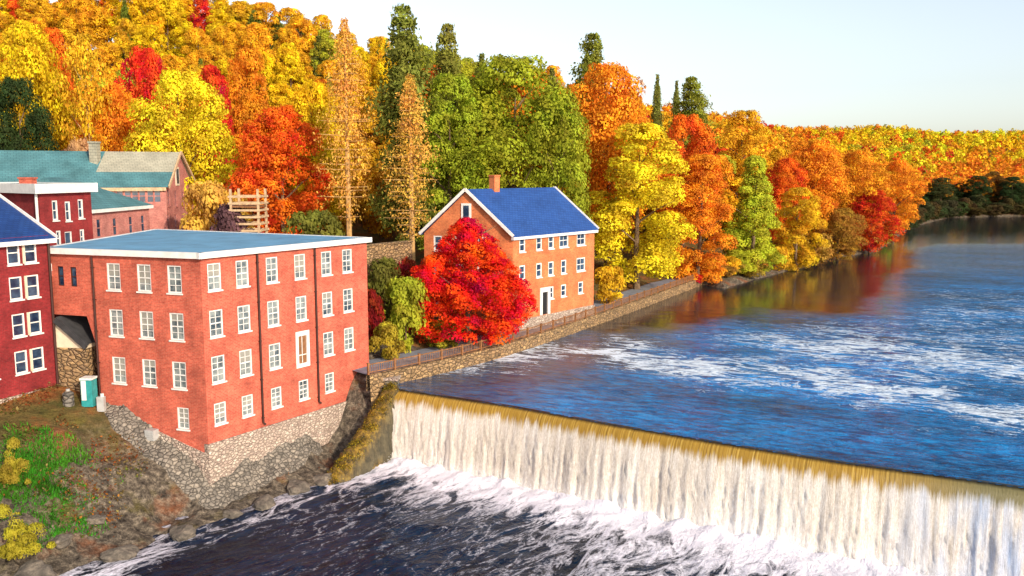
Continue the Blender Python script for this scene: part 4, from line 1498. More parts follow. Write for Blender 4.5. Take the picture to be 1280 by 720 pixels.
def trunk_mesh(name, rng, H, W, mat, limbs=7, r0=.33, split=.3, topf=.8):
    mb = MB()
    pts = [(0, 0, -1.5)]
    x = y = 0
    for k in range(1, 8):
        x += rng.normal() * .02 * H * .2; y += rng.normal() * .02 * H * .2
        pts.append((x, y, H * topf * k / 7))
    mb.tube(pts, [r0 * (1.25 - 1.1 * k / 7) for k in range(8)], 7)
    for k in range(limbs):
        z = H * (split + (topf - split) * k / limbs)
        a = k * 2.4 + rng.normal() * .3
        i = min(6, int(z / (H * topf) * 7))
        p0 = Vector(pts[i]).lerp(Vector(pts[i + 1]), .5)
        le = W * .36 * (1.1 - .5 * k / limbs)
        p1 = p0 + Vector((math.cos(a) * le * .5, math.sin(a) * le * .5, le * .45)); p2 = p0 + Vector((math.cos(a) * le, math.sin(a) * le, le * .75))
        mb.tube([p0, p1, p2], [r0 * .42, r0 * .26, r0 * .08], 5, cap=False)
    ob = mb.build(name, mat); me = ob.data; bpy.data.objects.remove(ob)
    me.polygons.foreach_set('use_smooth', [True] * len(me.polygons))
    return me


PROTO = {}


def add_proto(key, H, W, lob, n, leaf, bark='bark', trunk=True, **tk):
    rng = np.random.default_rng(abs(hash(key)) % 1000 if False else sum(map(ord, key)) * 7)
    L_ = lob(rng)
    cm, _ = crown_mesh('crown', rng, L_, n, leaf, M['leaf'])
    tm = trunk_mesh('trunk', rng, H, W, M[bark], **tk)
    PROTO[key] = (H, W, cm, tm)


for i in range(3):
    add_proto('round%d' % i, 20, 14, lambda r: lobes_round(r, 20, 14, 40, .14), 32000, .165)
    add_proto('tall%d' % i, 22, 11, lambda r: lobes_round(r, 22, 11, 36, .06, shape='tall'), 32000, .16)
    add_proto('small%d' % i, 18, 12, lambda r: lobes_round(r, 18, 12, 26, .18), 17000, .21)
add_proto('cone0', 20, 11, lambda r: lobes_round(r, 20, 11, 40, .04, shape='cone'), 30000, .16)
add_proto('maple', 13, 12, lambda r: lobes_maple(r), 60000, .115, r0=.25)
add_proto('bush0', 5, 6, lambda r: lobes_round(r, 5, 6, 18, .05), 5000, .16, r0=.07)
add_proto('bush1', 5, 6, lambda r: lobes_round(r, 5, 6, 14, .05), 3800, .17, r0=.07)
add_proto('weed', 3, 3.4, lambda r: np.array([(r.normal() * .75, r.normal() * .75, abs(r.normal()) * .9 + .35, r.uniform(.22, .6)) for _ in range(26)]), 9000, .055, r0=.03, limbs=3)
# thin crown with trunk and limbs showing
add_proto('sparse', 22, 13, lambda r: lobes_round(r, 22, 13, 26, .34), 4200, .26, bark='bark_tan', limbs=14, split=.22)


def conifer(key, H, W, layers, n, leaf, droop, bare=0.1, ragged=.25, bark='bark', per=7, ex=.7, fade=0.0, r0=.014):
    rng = np.random.default_rng(sum(map(ord, key)) * 3)
    C_, Nn = [], []
    mb = MB()
    mb.tube([(0, 0, -1.5), (0, 0, H * .5), (0, 0, H * .985)], [H * r0 + .08, H * r0 * .7 + .04, .03], 7)
    for k in range(layers):
        z = H * (bare + (1 - bare) * ((k + rng.random() * .8) / layers) ** .92)
        u = (z / H - bare) / (1 - bare)
        R_ = W / 2 * (max(0.0, 1 - u) ** ex * .95 + .06) * (1 if u > .12 else .6 + 3 * max(0, u)) * rng.uniform(.6, 1.12)
        for j in range(per):
            a = 2 * math.pi * (j + rng.random() * .9) / per + k * 1.7
            Lb = R_ * rng.uniform(1 - ragged, 1.1)
            m_ = max(14, int(n / (layers * per) * Lb / (W * .28) * (1 - fade * (1 - u))))
            t = rng.random(m_) ** .6
            sp = (Lb * .16 + .2)
            lat = rng.normal(size=m_) * sp
            x = np.cos(a) * Lb * t - np.sin(a) * lat; y = np.sin(a) * Lb * t + np.cos(a) * lat
            zz = z - droop * Lb * t ** 1.5 + .12 * Lb * t + rng.normal(size=m_) * (.2 + .09 * Lb)
            C_.append(np.column_stack([x, y, zz]))
            Nn.append(np.column_stack([np.full(m_, np.cos(a) * .6), np.full(m_, np.sin(a) * .6), np.full(m_, .6)]) + rng.normal(size=(m_, 3)) * .5)
            mb.tube([(0, 0, z), (math.cos(a) * Lb * .9, math.sin(a) * Lb * .9, z - droop * Lb * .8 + .1 * Lb)], [.07, .02], 4, cap=False)
    c = np.vstack(C_); c[:, 2] = np.where(c[:, 2] > H, H - rng.random(len(c)) * .8, c[:, 2])
    nr = np.vstack(Nn)
    v, f = leaf_quads(c, nr, leaf * rng.uniform(.6, 1.4, len(c)), rng, 1.3)
    cl = .5 + .5 * np.sin(c[:, 0] * 1.5 + 2 * np.sin(c[:, 2] * 1.1)) * np.sin(c[:, 1] * 1.6 + c[:, 2])
    me = np_mesh('crown', v, f, M['leaf'], False, [('tint', 'FACE', 'FLOAT', np.clip(.5 * cl + .5 * rng.random(len(c)), 0, 1))])
    ob = mb.build('trunk', M[bark]); tm = ob.data; bpy.data.objects.remove(ob)
    PROTO[key] = (H, W, me, tm)


conifer('spruce', 22, 9, 36, 16000, .19, .3, ex=.8)
conifer('pine', 26, 12, 21, 28000, .18, .0, .12, .6, per=6, ex=.5)
conifer('tanpine', 26, 12, 30, 12500, .15, .1, .24, .6, 'bark_tan', per=6, ex=.55, fade=.75, r0=.018)

YEL, GOLD, ORG = (.76, .51, .014), (.75, .41, .02), (.76, .27, .018)
RORG, RED, YG = (.74, .13, .014), (.66, .03, .016), (.56, .50, .025)
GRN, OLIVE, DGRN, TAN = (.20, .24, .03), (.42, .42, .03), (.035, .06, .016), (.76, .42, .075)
LYEL = (.74, .63, .025)
MAPLE = (.80, .020, .008)


def jitc(c, k=.12):
    return tuple(max(.003, v * (1 + random.uniform(-k, k))) for v in c)


_first = {}


def plant_tree(proto, x, y, top, w, col, label, name='tree', cat='tree', group=None, parts=True, zb=None, leaf_only=False):
    H0, W0, cm, tm = PROTO[proto]
    zb = tz(x, y) if zb is None else zb
    h = max(2.0, top - zb)
    root = empty(name, (x, y, zb - .1), label, cat, group)
    root.rotation_euler = (0, 0, random.uniform(0, 6.28))
    root.scale = (w / W0, w / W0, h / H0)
    c = link('crown', cm, root); c.color = (*jitc(col, .06), 1)
    link('trunk', tm, root)
    return root


def tree_px(proto, px, ytop, wpx, Y, col, label, name='autumn_tree', cat='tree', group=None):
    t = D(px, ytop, Y)
    w = wpx / FOC * Y
    return plant_tree(proto, t.x, Y, t.z, w, col, label, name, cat, group)


# (proto, px, top y, width px, distance, colour, label)
HERO = [
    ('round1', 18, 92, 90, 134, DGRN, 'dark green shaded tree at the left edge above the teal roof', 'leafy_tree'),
    ('round0', 30, 22, 105, 152, YEL, 'yellow tree high at the left edge above the dark green tree', 'autumn_tree'),
    ('tall0', 64, 30, 62, 158, RORG, 'red-orange tree left of the pale gold tree with a bare trunk', 'autumn_tree'),
    ('sparse', 101, 36, 70, 143, GOLD, 'pale gold tree with a tall bare trunk above the long mill roof', 'autumn_tree'),
    ('round2', 180, 54, 92, 168, RED, 'bright red tree above and left of the big lemon-yellow tree', 'autumn_tree'),
    ('round0', 142, 100, 80, 147, ORG, 'orange tree between the pale gold tree and the lemon-yellow tree', 'autumn_tree'),
    ('round1', 224, 84, 135, 141, LYEL, 'big lemon-yellow tree rising behind the gable of the long mill', 'autumn_tree'),
    ('tall1', 262, 78, 62, 160, RED, 'narrow red tree just right of the lemon-yellow tree', 'autumn_tree'),
    ('tall2', 308, 55, 78, 168, ORG, 'tall amber-orange tree above the red-orange maple', 'autumn_tree'),
    ('round2', 350, 128, 128, 136, RORG, 'broad red-orange maple left of the two bare-trunked pines', 'autumn_tree'),
    ('round0', 392, 96, 92, 158, YEL, 'yellow tree behind the red-orange maple on the slope', 'autumn_tree'),
    ('tanpine', 430, 22, 92, 127, TAN, 'tall tan pine with bare lower trunk, left of the taller dark-topped pine', 'pine_tree'),
    ('pine', 505, 6, 128, 131, (.24, .25, .04), 'tallest pine with dark green top, left of the blue-roofed house', 'pine_tree'),
    ('tanpine', 512, 92, 96, 124, TAN, 'tan half-bare tree with pale trunk in front of the tallest pine', 'bare_tree'),
    ('pine', 558, 30, 92, 152, (.24, .25, .04), 'olive pine top just right of the tallest pine', 'pine_tree'),
    ('tall0', 562, 88, 104, 133, (.34, .37, .026), 'yellow-green tree behind the left gable of the blue-roofed house', 'leafy_tree'),
    ('round1', 640, 64, 190, 138, (.36, .37, .022), 'broad green tree directly behind the blue-roofed house', 'leafy_tree'),
    ('round2', 696, 112, 100, 134, (.32, .35, .024), 'darker olive tree behind the right end of the blue roof', 'leafy_tree'),
    ('pine', 740, 42, 100, 178, (.22, .24, .03), 'dark green pine top above the broad amber tree', 'pine_tree'),
    ('round0', 762, 74, 134, 152, ORG, 'broad amber-orange tree right of the green tree behind the house', 'autumn_tree'),
    ('tall1', 800, 150, 128, 139, (.80, .62, .025), 'tall yellow tree by the path just right of the brick house', 'autumn_tree'),
    ('round1', 858, 140, 96, 168, RORG, 'red-orange tree right of the amber tree, above the rusty one', 'autumn_tree'),
    ('tall2', 876, 190, 92, 152, ORG, 'rusty orange tree at the far end of the railing', 'autumn_tree'),
    ('pine', 866, 96, 90, 205, (.24, .26, .03), 'slim spruce top on the skyline above the red-orange tree', 'pine_tree'),
    ('cone0', 944, 192, 92, 166, (.50, .50, .03), 'cone-shaped yellow-green tree on the shore right of the rusty tree', 'leafy_tree'),
    ('round2', 984, 195, 66, 190, RORG, 'red-orange tree behind the cone-shaped yellow-green tree', 'autumn_tree'),
    ('tall0', 930, 135, 80, 200, GOLD, 'gold tree high behind the cone-shaped yellow-green tree', 'autumn_tree'),
    ('round0', 1018, 172, 96, 200, ORG, 'broad orange tree on the slope above the shoreline bend', 'autumn_tree'),
    ('round1', 1070, 186, 92, 222, ORG, 'orange tree near the river bend, behind the red shore tree', 'autumn_tree'),
    ('round2', 1092, 236, 78, 216, (.58, .05, .012), 'low red tree at the water edge by the river bend', 'autumn_tree'),
    ('tall1', 1000, 232, 66, 178, GOLD, 'golden tree on the shore, right of the cone-shaped tree', 'autumn_tree'),
    ('round0', 1050, 258, 70, 197, (.40, .20, .03), 'brownish rounded tree at the water edge left of the low red tree', 'autumn_tree'),
    ('round1', 1122, 198, 72, 262, ORG, 'last orange tree on the point where the river turns', 'autumn_tree'),
]
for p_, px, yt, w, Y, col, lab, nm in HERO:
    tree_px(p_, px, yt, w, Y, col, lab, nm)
# the scarlet maple by the path
mt = D(585, 272, 94.5)
plant_tree('maple', mt.x, 94.5, mt.z + .4, 166 / FOC * 94.5, MAPLE, 'scarlet maple in front of the brick house beside the path', 'maple_tree', zb=8.0)

# shrubs
SHRUB = [
    ('bush0', 506, 342, 72, 90, OLIVE, 'yellow-green bush left of the scarlet maple'),
    ('bush1', 484, 400, 52, 86, (.40, .30, .03), 'golden low bush beside the corner of the flat-roofed mill'),
    ('bush0', 466, 358, 30, 89, (.30, .02, .012), 'small red shrub against the right end of the flat-roofed mill'),
    ('bush1', 480, 318, 62, 97, (.14, .15, .025), 'dark green shrub below the tan trees'),
    ('bush0', 505, 316, 44, 103, (.36, .05, .015), 'reddish shrub behind the yellow-green bush'),
    ('bush1', 556, 398, 60, 92, (.34, .27, .025), 'yellowish shrub at the foot of the scarlet maple'),
    ('bush0', 868, 340, 24, 152, RED, 'small scarlet shrub at the far end of the railing'),
    ('bush1', 762, 330, 50, 124, GOLD, 'gold shrub at the right end of the brick house'),
    ('bush0', 268, 222, 92, 118, TAN, 'pale tan thicket right of the old mill gable'),
    ('bush1', 285, 250, 80, 112, (.15, .08, .09), 'dull purple thicket behind the flat blue roof'),
    ('bush0', 96, 168, 50, 134, (.55, .28, .14), 'pale pinkish shrub above the long mill roof'),
    ('bush1', 392, 258, 90, 112, (.20, .20, .03), 'olive shrub below the red-orange maple'),
    ('weed', 14, 622, 76, 55, (.40, .34, .03), 'yellow bush at the bottom left corner on the bank'),
    ('weed', 10, 540, 50, 59, (.34, .30, .03), 'yellow bush on the bank below the crimson mill'),
    ('bush0', 1020, 290, 56, 190, (.42, .25, .04), 'tan shrub on the shore left of the brownish rounded tree'),
    ('bush1', 935, 318, 60, 162, (.40, .27, .03), 'tan shrub at the water edge below the cone-shaped tree'),
]
for p_, px, yt, w, Y, col, lab in SHRUB:
    tree_px(p_, px, yt, w, Y, col, lab, 'shrub', 'shrub')

shp = [(p[0], p[1]) for p in SH]
i0 = next(i for i, p in enumerate(shp) if p[1] > 146)
sr, _ = resample(shp[i0:i0 + 12], 4.4)
for k in range(len(sr) - 1):
    if sr[k][1] > 410: break
    far_ = 1 + max(0, sr[k][1] - 230) / 200
    t_ = sr[k + 1] - sr[k]; t_ = t_ / np.hypot(*t_)
    o_ = random.uniform(.8, 3.2)
    x, y = sr[k][0] - t_[1] * o_, sr[k][1] + t_[0] * o_
    plant_tree('bush%d' % (k % 2), x, y, tz(x, y) + random.uniform(2.2, 5) * far_, random.uniform(4, 6.5) * far_, jitc(random.choice([GOLD, ORG, OLIVE, TAN, (.4, .2, .04), (.25, .2, .04)] if sr[k][1] < 300 else [(.06, .06, .02), (.09, .06, .02), (.05, .07, .02)])),
               'low bush leaning over the water along the wooded shore', 'shrub', 'shrub', 'bushes along the wooded shore')

# ------------------------------------------------------------------ hillside trees, one by one
SEED = [(20, 60, YEL), (90, 10, GOLD), (130, 40, GOLD), (200, 20, YEL), (235, 60, GOLD), (270, 30, YEL), (300, 50, GOLD), (330, 70, YEL), (380, 70, GOLD),
        (400, 110, YEL), (420, 60, GOLD), (450, 80, YEL), (480, 120, GOLD), (560, 90, OLIVE), (600, 80, OLIVE), (690, 95, ORG), (720, 100, GOLD), (800, 100, ORG),
        (830, 110, GOLD), (870, 130, ORG), (900, 140, GOLD), (940, 150, ORG), (970, 160, GOLD), (1010, 165, ORG), (1060, 165, YEL), (1110, 175, YEL), (1160, 175, LYEL), (1100, 195, GOLD),
        (1220, 180, YEL), (1270, 180, YEL), (1200, 207, ORG), (1270, 212, ORG), (1240, 170, LYEL), (1000, 150, YEL), (1180, 165, YEL)]


def seed_col(px, py):
    px += random.gauss(0, 18); py += random.gauss(0, 10)
    c = min(SEED, key=lambda s_: (s_[0] - px) ** 2 + (s_[1] - py) ** 2 * 2)[2]
    r = random.random()
    if r < .06: c = RORG
    elif r < .12: c = OLIVE
    elif r < .14: c = RED
    return c


cand = []
y = 150.0
while y < 345:
    stp = 8.0 + (y - 150) * .016
    x = -.64 * y
    while x < .62 * y:
        cand.append((x + random.uniform(-.38, .38) * stp, y + random.uniform(-.38, .38) * stp)); x += stp
    y += stp * .95
cx, cy = np.array(cand).T
cz, cs = terrain(cx, cy)
hill_n = 0
picks = []
for x, y, z, s in zip(cx, cy, cz, cs):
    px, py = proj(x, y, z + 9)
    if px < -30 or px > 1310: continue
    if px < 560 and y < 166: continue
    if px >= 560 and s < 14: continue
    if 560 <= px < 700 and y < 146: continue
    picks.append((x, y, z, s, px, py))
# leave out what the nearer trees hide: keep only those whose tip clears the terrain line of trees in front
picks.sort(key=lambda t: t[1])
sky = np.full(1400, 2000.0)
kept = []
for x, y, z, s, px, py in picks:
    h = random.uniform(15, 21)
    w = random.uniform(8.5, 12.5)
    _, ty = proj(x, y, z + h)
    hw = w / y * FOC / 2
    a, b_ = int(max(0, px - hw)) , int(min(1399, px + hw))
    if b_ <= a: continue
    if ty > np.percentile(sky[a:b_ + 1], 65) + 2: continue
    kept.append((x, y, z, h, w, px, ty))
    m_ = slice(int(px - hw * .6) if px - hw * .6 > 0 else 0, max(1, int(px + hw * .6)))
    sky[m_] = np.minimum(sky[m_], ty + 5)
LABH = {YEL: ('yellow autumn tree in the mixed forest on the hillside', 'yellow trees on the hillside'), GOLD: ('golden autumn tree in the mixed forest on the hillside', 'golden trees on the hillside'),
        ORG: ('orange autumn tree in the mixed forest on the hillside', 'orange trees on the hillside'), RORG: ('red-orange tree in the mixed forest on the hillside', 'red-orange trees on the hillside'),
        OLIVE: ('olive green tree in the mixed forest on the hillside', 'olive trees on the hillside'), RED: ('red tree in the mixed forest on the hillside', 'red trees on the hillside'),
        GRN: ('small dark spruce standing on the wooded skyline', 'spruces on the skyline')}
for x, y, z, h, w, px, ty in kept[:290]:
    col = seed_col(px, ty + 10)
    spr = random.random() < .05 and px < 930
    if spr:
        plant_tree('spruce', x, y, z + h + 3, 7.0, GRN, *LABH[GRN][:1], name='spruce_tree', group=LABH[GRN][1])
    else:
        plant_tree('small%d' % random.randint(0, 2), x, y, z + h, w, col, LABH[col][0], 'hillside_tree', group=LABH[col][1])
for px, yt, w, Y in ((292, 6, 20, 262), (318, 12, 22, 255), (346, 20, 24, 258), (374, 34, 20, 262), (398, 44, 18, 250), (602, 66, 22, 230), (822, 92, 20, 240), (846, 100, 18, 250), (690, 84, 20, 240)):
    t = D(px, yt, Y)
    plant_tree('spruce', t.x, Y, t.z, w / FOC * Y * (1.5 if px > 800 else 2.4), (.20, .22, .04), LABH[GRN][0], name='spruce_tree', group=LABH[GRN][1])
# dark evergreens along the far shore
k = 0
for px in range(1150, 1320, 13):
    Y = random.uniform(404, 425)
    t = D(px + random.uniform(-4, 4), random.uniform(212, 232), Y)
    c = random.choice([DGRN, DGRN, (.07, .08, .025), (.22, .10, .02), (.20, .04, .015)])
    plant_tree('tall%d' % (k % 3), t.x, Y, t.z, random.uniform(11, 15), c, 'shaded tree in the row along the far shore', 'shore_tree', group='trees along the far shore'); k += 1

# far woods: one mass
fv, fc, ft = [], [], []
ys_ = 330.0
rng = np.random.default_rng(5)
pts = []
while ys_ < 980:
    st_ = 6.2 + (ys_ - 330) * .005
    xs_ = np.arange(-.62 * ys_, .62 * ys_, st_)
    pts.append(np.column_stack([xs_ + rng.uniform(-.4, .4, len(xs_)) * st_, np.full(len(xs_), ys_) + rng.uniform(-.4, .4, len(xs_)) * st_]))
    ys_ += st_
pts = np.vstack(pts)
pz, ps = terrain(pts[:, 0], pts[:, 1])
ok = (ps > 16)
pts, pz = pts[ok], pz[ok]
for (x, y), z in zip(pts, pz):
    px, py = proj(x, y, z + 10)
    if py > 235 or px < 500: continue
    h = rng.uniform(11, 16); w = rng.uniform(6, 9)
    m_ = 90
    d = rng.normal(size=(m_, 3)); d /= np.linalg.norm(d, axis=1)[:, None]; d[:, 2] = np.abs(d[:, 2]) * 1.1 - .25
    c = np.array([x, y, z + h * .55]) + d * np.array([w / 2, w / 2, h * .45]) * rng.uniform(.75, 1.05, m_)[:, None]
    fv.append((c, d + rng.normal(size=d.shape) * .4))
    col = seed_col(px, py)
    fc.append(np.tile(np.array([*jitc(col, .15), 1]), (m_, 1)))
if fv:
    c = np.vstack([a for a, _ in fv]); d = np.vstack([b_ for _, b_ in fv])
    v, f = leaf_quads(c, d, rng.uniform(.55, 1.2, len(c)), rng)
    me = np_mesh('forest', v, f, M['leaf_mass'], False, [('tint', 'FACE', 'FLOAT', rng.random(len(c))), ('col', 'FACE', 'FLOAT_COLOR', np.vstack(fc))])
    tag(link('forest', me), kind='stuff', label='golden autumn forest covering the distant ridge', cat='forest')
print('trees kept', len(kept), 'forest', len(fv))

# ------------------------------------------------------------------ near bank: grass, boulders, small things
gcen = D(50, 582, 58)
rng = np.random.default_rng(21)
n = 16000
gx_ = rng.normal(size=n) * 2.6; gy_ = rng.normal(size=n) * 2.4
g0 = D(52, 566, 60)
X_, Y_ = g0.x - .6 + gx_, g0.y + gy_
Zg, Sg = terrain(X_, Y_)
ok = (Sg > 2.0) & (np.hypot(gx_ / 4.6, gy_ / 4.2) + vnoise(X_, Y_, 1.6, 61) * .45 + vnoise(X_, Y_, .7, 62) * .3 < .95)
X_, Y_, Zg = X_[ok], Y_[ok], Zg[ok]
n = len(X_)
a = rng.random(n) * 6.28; hh = rng.uniform(.08, .3, n) * (1 + .8 * vnoise(X_, Y_, 1.2, 63)); ww = .05
p0 = np.column_stack([X_ - np.cos(a) * ww, Y_ - np.sin(a) * ww, Zg - .05]); p1 = np.column_stack([X_ + np.cos(a) * ww, Y_ + np.sin(a) * ww, Zg - .05])
p2 = np.column_stack([X_ + rng.normal(size=n) * .12, Y_ + rng.normal(size=n) * .12, Zg + hh])
v = np.stack([p0, p1, p2], 1).reshape(-1, 3); f = np.arange(n * 3).reshape(n, 3)
me = np_mesh('grass', v, f, M['leaf_mass'], False, [('tint', 'FACE', 'FLOAT', rng.random(n)), ('col', 'FACE', 'FLOAT_COLOR', np.tile(np.array([.06, .22, .015, 1]), (n, 1)) * (1 + rng.normal(size=(n, 1)) * .25 + .35 * vnoise(X_, Y_, 1.1, 64)[:, None]))])
tag(link('grass', me), kind='stuff', label='bright green grass patch on the rocky bank', cat='grass')


# weeds and fallen leaves over the bank
rng = np.random.default_rng(33)
n = 30000
X_ = rng.uniform(-46, -14, n); Y_ = rng.uniform(44, 74, n)
Zg, Sg = terrain(X_, Y_)
patch = vnoise(X_, Y_, 3.0, 41) + .6 * vnoise(X_, Y_, 1.1, 42)
ok = (Sg > 1.6) & (patch > .12 - .02 * Sg)
X_, Y_, Zg = X_[ok], Y_[ok], Zg[ok]
n = len(X_)
hue = vnoise(X_, Y_, 4.0, 43) + rng.normal(size=n) * .3
colr = np.where(hue[:, None] > .25, np.array([.26, .075, .02, 1]), np.where(hue[:, None] < -.3, np.array([.10, .12, .02, 1]), np.array([.20, .14, .05, 1]))) * rng.uniform(.6, 1.3, (n, 1))
c = np.column_stack([X_, Y_, Zg + np.abs(rng.normal(size=n)) * .16 + .02])
v, f = leaf_quads(c, rng.normal(size=(n, 3)) * .6 + np.array([0, 0, .7]), rng.uniform(.05, .15, n), rng)
me = np_mesh('weeds', v, f, M['leaf_mass'], False, [('tint', 'FACE', 'FLOAT', rng.random(n)), ('col', 'FACE', 'FLOAT_COLOR', colr)])
tag(link('weeds', me), kind='stuff', label='rusty weeds and fallen leaves on the rocky bank', cat='weeds')


# boulders
def boulder(px, py, z, size, label, flat=.6, mat='stone_grey'):
    p = G(px, py, z)
    zz = tz(p.x, p.y)
    me = bpy.data.meshes.new('boulder')
    import bmesh
    bm = bmesh.new(); bmesh.ops.create_icosphere(bm, subdivisions=3, radius=1)
    sd_ = random.random() * 100
    for v_ in bm.verts:
        q = v_.co.copy()
        k = 1 + .18 * math.sin(q.x * 3 + sd_) * math.sin(q.y * 3.4 + sd_ * 2) + .1 * math.sin(q.z * 6 + sd_) + .06 * math.sin(q.x * 9 + q.y * 7 + sd_)
        v_.co = Vector((q.x * size * k * 1.25, q.y * size * k, q.z * size * k * flat))
    bm.to_mesh(me); bm.free()
    me.materials.append(M['rock'])
    o = link('boulder', me, None, (p.x, p.y, max(zz, -.1) + size * flat * .25))
    o.rotation_euler = (random.uniform(-.2, .2), random.uniform(-.2, .2), random.random() * 6)
    tag(o, label, 'boulder', 'boulders on the bank')
    return o


m_, nt, b_, _ = new_mat('rock')
p = geo_pos(nt); n1 = noise(nt, p, 1.6, 8, .7); r_ = ramp(nt, [(.3, (.04, .034, .03)), (.5, (.13, .11, .09)), (.7, (.27, .22, .17))]); nt.links.new(n1.outputs[0], r_.inputs[0])
nt.links.new(r_.outputs[0], b_.inputs['Base Color']); b_.inputs['Roughness'].default_value = .95; bump(nt, b_, n1.outputs[0], .9, .25)
M['rock'] = m_
for px, py, z, sz, lab in ((75, 655, 2.4, .7, 'pale grey boulder in the rust-coloured litter of the bank'), (150, 690, .3, 1.0, 'wet boulder at the water edge nearest the bottom left'),
                           (228, 662, .4, .9, 'boulder at the water edge left of the mill corner'), (330, 620, .8, .9, 'dark boulder under the stone base of the flat-roofed mill'),
                           (372, 592, 1.4, 1.0, 'dark boulder between the stone base and the mossy wing wall'), (40, 700, 1.5, 1.2, 'broad flat boulder in the bottom left corner'),
                           (405, 568, 2.4, .9, 'boulder highest against the right face of the flat-roofed mill'), (290, 640, .2, .6, 'small boulder in the foam below the mill corner'),
                           (1147, 314, 6.3, 1.6, 'low pale rock in the river off the bend'), (118, 610, 4.0, .6, 'small grey boulder beside the grass patch')):
    boulder(px, py, z, sz, lab)

# turquoise bin, white tank, brown gate by the passage
q = D(112, 498, 69.2); zq = tz(q.x, q.y)
bt = empty('turquoise_hut', (q.x, q.y, zq), 'turquoise booth with a white panel at the mouth of the passage', 'booth')
mb = MB(); mb.box((q.x, q.y, zq + 1.1), (.45, 0, 0), (0, .45, 0), (0, 0, 1.1)); mb.build('body', M['teal_metal'], bt)
mb = MB(); mb.box((q.x, q.y, zq + 2.27), (.5, 0, 0), (0, .5, 0), (0, 0, .07)); mb.build('roof', M['white'], bt)
mb = MB(); mb.box((q.x - .2, q.y - .48, zq + 1.35), (.18, 0, 0), (0, .03, 0), (0, 0, .8)); mb.build('panel', M['white'], bt)
q = D(86, 505, 68.6); zq = tz(q.x, q.y)
tk_ = empty('white_tank', (q.x, q.y, zq), 'round grey tank on the ground left of the turquoise booth', 'tank')
mb = MB(); mb.tube([(q.x, q.y, zq - .2), (q.x, q.y, zq + .9), (q.x, q.y, zq + 1.1)], [.42, .42, .2], 20); mb.build('body', M['stone_grey'], tk_, smooth=False)
mb = MB(); mb.tube([(q.x, q.y, zq + 1.1), (q.x, q.y, zq + 1.25)], .15, 12); mb.build('lid', M['grey_metal'], tk_)
q = WL.pt(WL.at(137, 500)[0], 0, .9); zq = tz(q.x, q.y)
mtb = empty('meter_cabinet', (q.x, q.y, zq), 'grey meter cabinet at the foot of the black downpipe', 'cabinet')
mb = MB(); mb.box((q.x, q.y, zq + .6), (.28, 0, 0), (0, .2, 0), (0, 0, .6)); mb.build('body', M['grey_metal'], mtb)
mb = MB(); mb.tube([(q.x + .1, q.y, zq + 1.2), (q.x + .1, q.y, zq + 1.45)], .14, 12); mb.build('cap', M['white'], mtb)

# white timber stair frame on the slope
q = D(312, 290, 112); zq = 12.5; zt_ = D(312, 236, 112).z
lt = empty('timber_stair_tower', (q.x, q.y, zq), 'pale timber lattice stair tower behind the flat blue roof', 'stair tower')
hw = 1.7
for sx in (-1, 1):
    for sy in (-1, 1):
        mb = MB(); mb.box((q.x + sx * hw, q.y + sy * hw, (zq + zt_) / 2), (.13, 0, 0), (0, .13, 0), (0, 0, (zt_ - zq) / 2)); mb.build('post', M['white_wood'], lt)
k = 0
z = zq + 1.2
while z < zt_ - .2:
    mb = MB()
    for sy in (-1, 1): mb.box((q.x, q.y + sy * (hw + .17), z), (hw + .3, 0, 0), (0, .04, 0), (0, 0, .13))
    for sx in (-1, 1): mb.box((q.x + sx * (hw + .17), q.y, z), (.04, 0, 0), (0, hw + .12, 0), (0, 0, .13))
    mb.build('rail', M['white_wood'], lt); z += .85
for z in (zq + 3.2, zt_ - 2.2):
    mb = MB(); mb.box((q.x, q.y, z), (hw + .1, 0, 0), (0, hw + .1, 0), (0, 0, .1)); mb.build('landing', M['brown_wood'], lt)

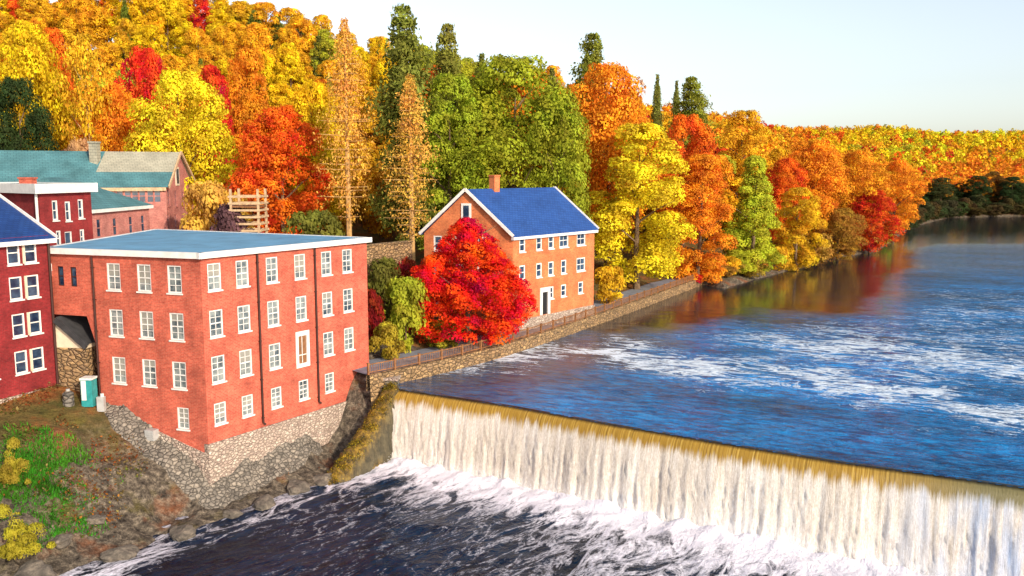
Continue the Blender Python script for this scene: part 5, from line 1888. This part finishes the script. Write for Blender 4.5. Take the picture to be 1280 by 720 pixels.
# low garden wall on the slope right of the mill
mb = MB()
a, c = D(455, 312, 98), D(512, 303, 104)
a.z = c.z = 0
dd = (c - a).normalized(); nn = Vector((-dd.y, dd.x, 0)); za_ = D(480, 306, 100).z
mb.box((a + c) / 2 + up * (za_ - 1.2), dd * ((c - a).length / 2), nn * .4, up * 1.2)
mb.box((a + c) / 2 + up * (za_ + .08), dd * ((c - a).length / 2 + .1), nn * .5, up * .08)
tag(mb.build('garden_wall', M['stone_wall']), 'brown stone garden wall on the slope right of the flat-roofed mill', 'wall')

# ------------------------------------------------------------------ daylight
sd_ = Vector((.60, -.80, 0)).normalized()
EL = math.radians(24)
to_sun = Vector((sd_.x * math.cos(EL), sd_.y * math.cos(EL), math.sin(EL)))
su = bpy.data.lights.new('sun', 'SUN'); su.energy = 5.0; su.angle = math.radians(.6); su.color = (1, .84, .62)
so = bpy.data.objects.new('sun', su); so.rotation_euler = (-to_sun).to_track_quat('-Z', 'Y').to_euler(); so.location = (0, 0, 200); COL.objects.link(so)
wld = bpy.data.worlds.new('World'); scene.world = wld; wld.use_nodes = True
nt = wld.node_tree
for n_ in list(nt.nodes): nt.nodes.remove(n_)
sk = nt.nodes.new('ShaderNodeTexSky'); sk.sky_type = 'NISHITA'; sk.sun_disc = False; sk.sun_elevation = EL; sk.sun_rotation = math.atan2(sd_.x, sd_.y)
sk.air_density = 1.0; sk.dust_density = 1.5; sk.ozone_density = 1.2
hs_ = nt.nodes.new('ShaderNodeHueSaturation'); hs_.inputs['Saturation'].default_value = .55; hs_.inputs['Value'].default_value = 1.5
bg = nt.nodes.new('ShaderNodeBackground'); bg.inputs[1].default_value = .15
ow = nt.nodes.new('ShaderNodeOutputWorld')
nt.links.new(sk.outputs[0], hs_.inputs['Color']); nt.links.new(hs_.outputs[0], bg.inputs[0]); nt.links.new(bg.outputs[0], ow.inputs[0])
scene.view_settings.view_transform = 'Standard'
scene.view_settings.look = 'None'
scene.view_settings.exposure = 0
scene.cycles.use_denoising = True
scene.cycles.max_bounces = 6
scene.cycles.transparent_max_bounces = 4
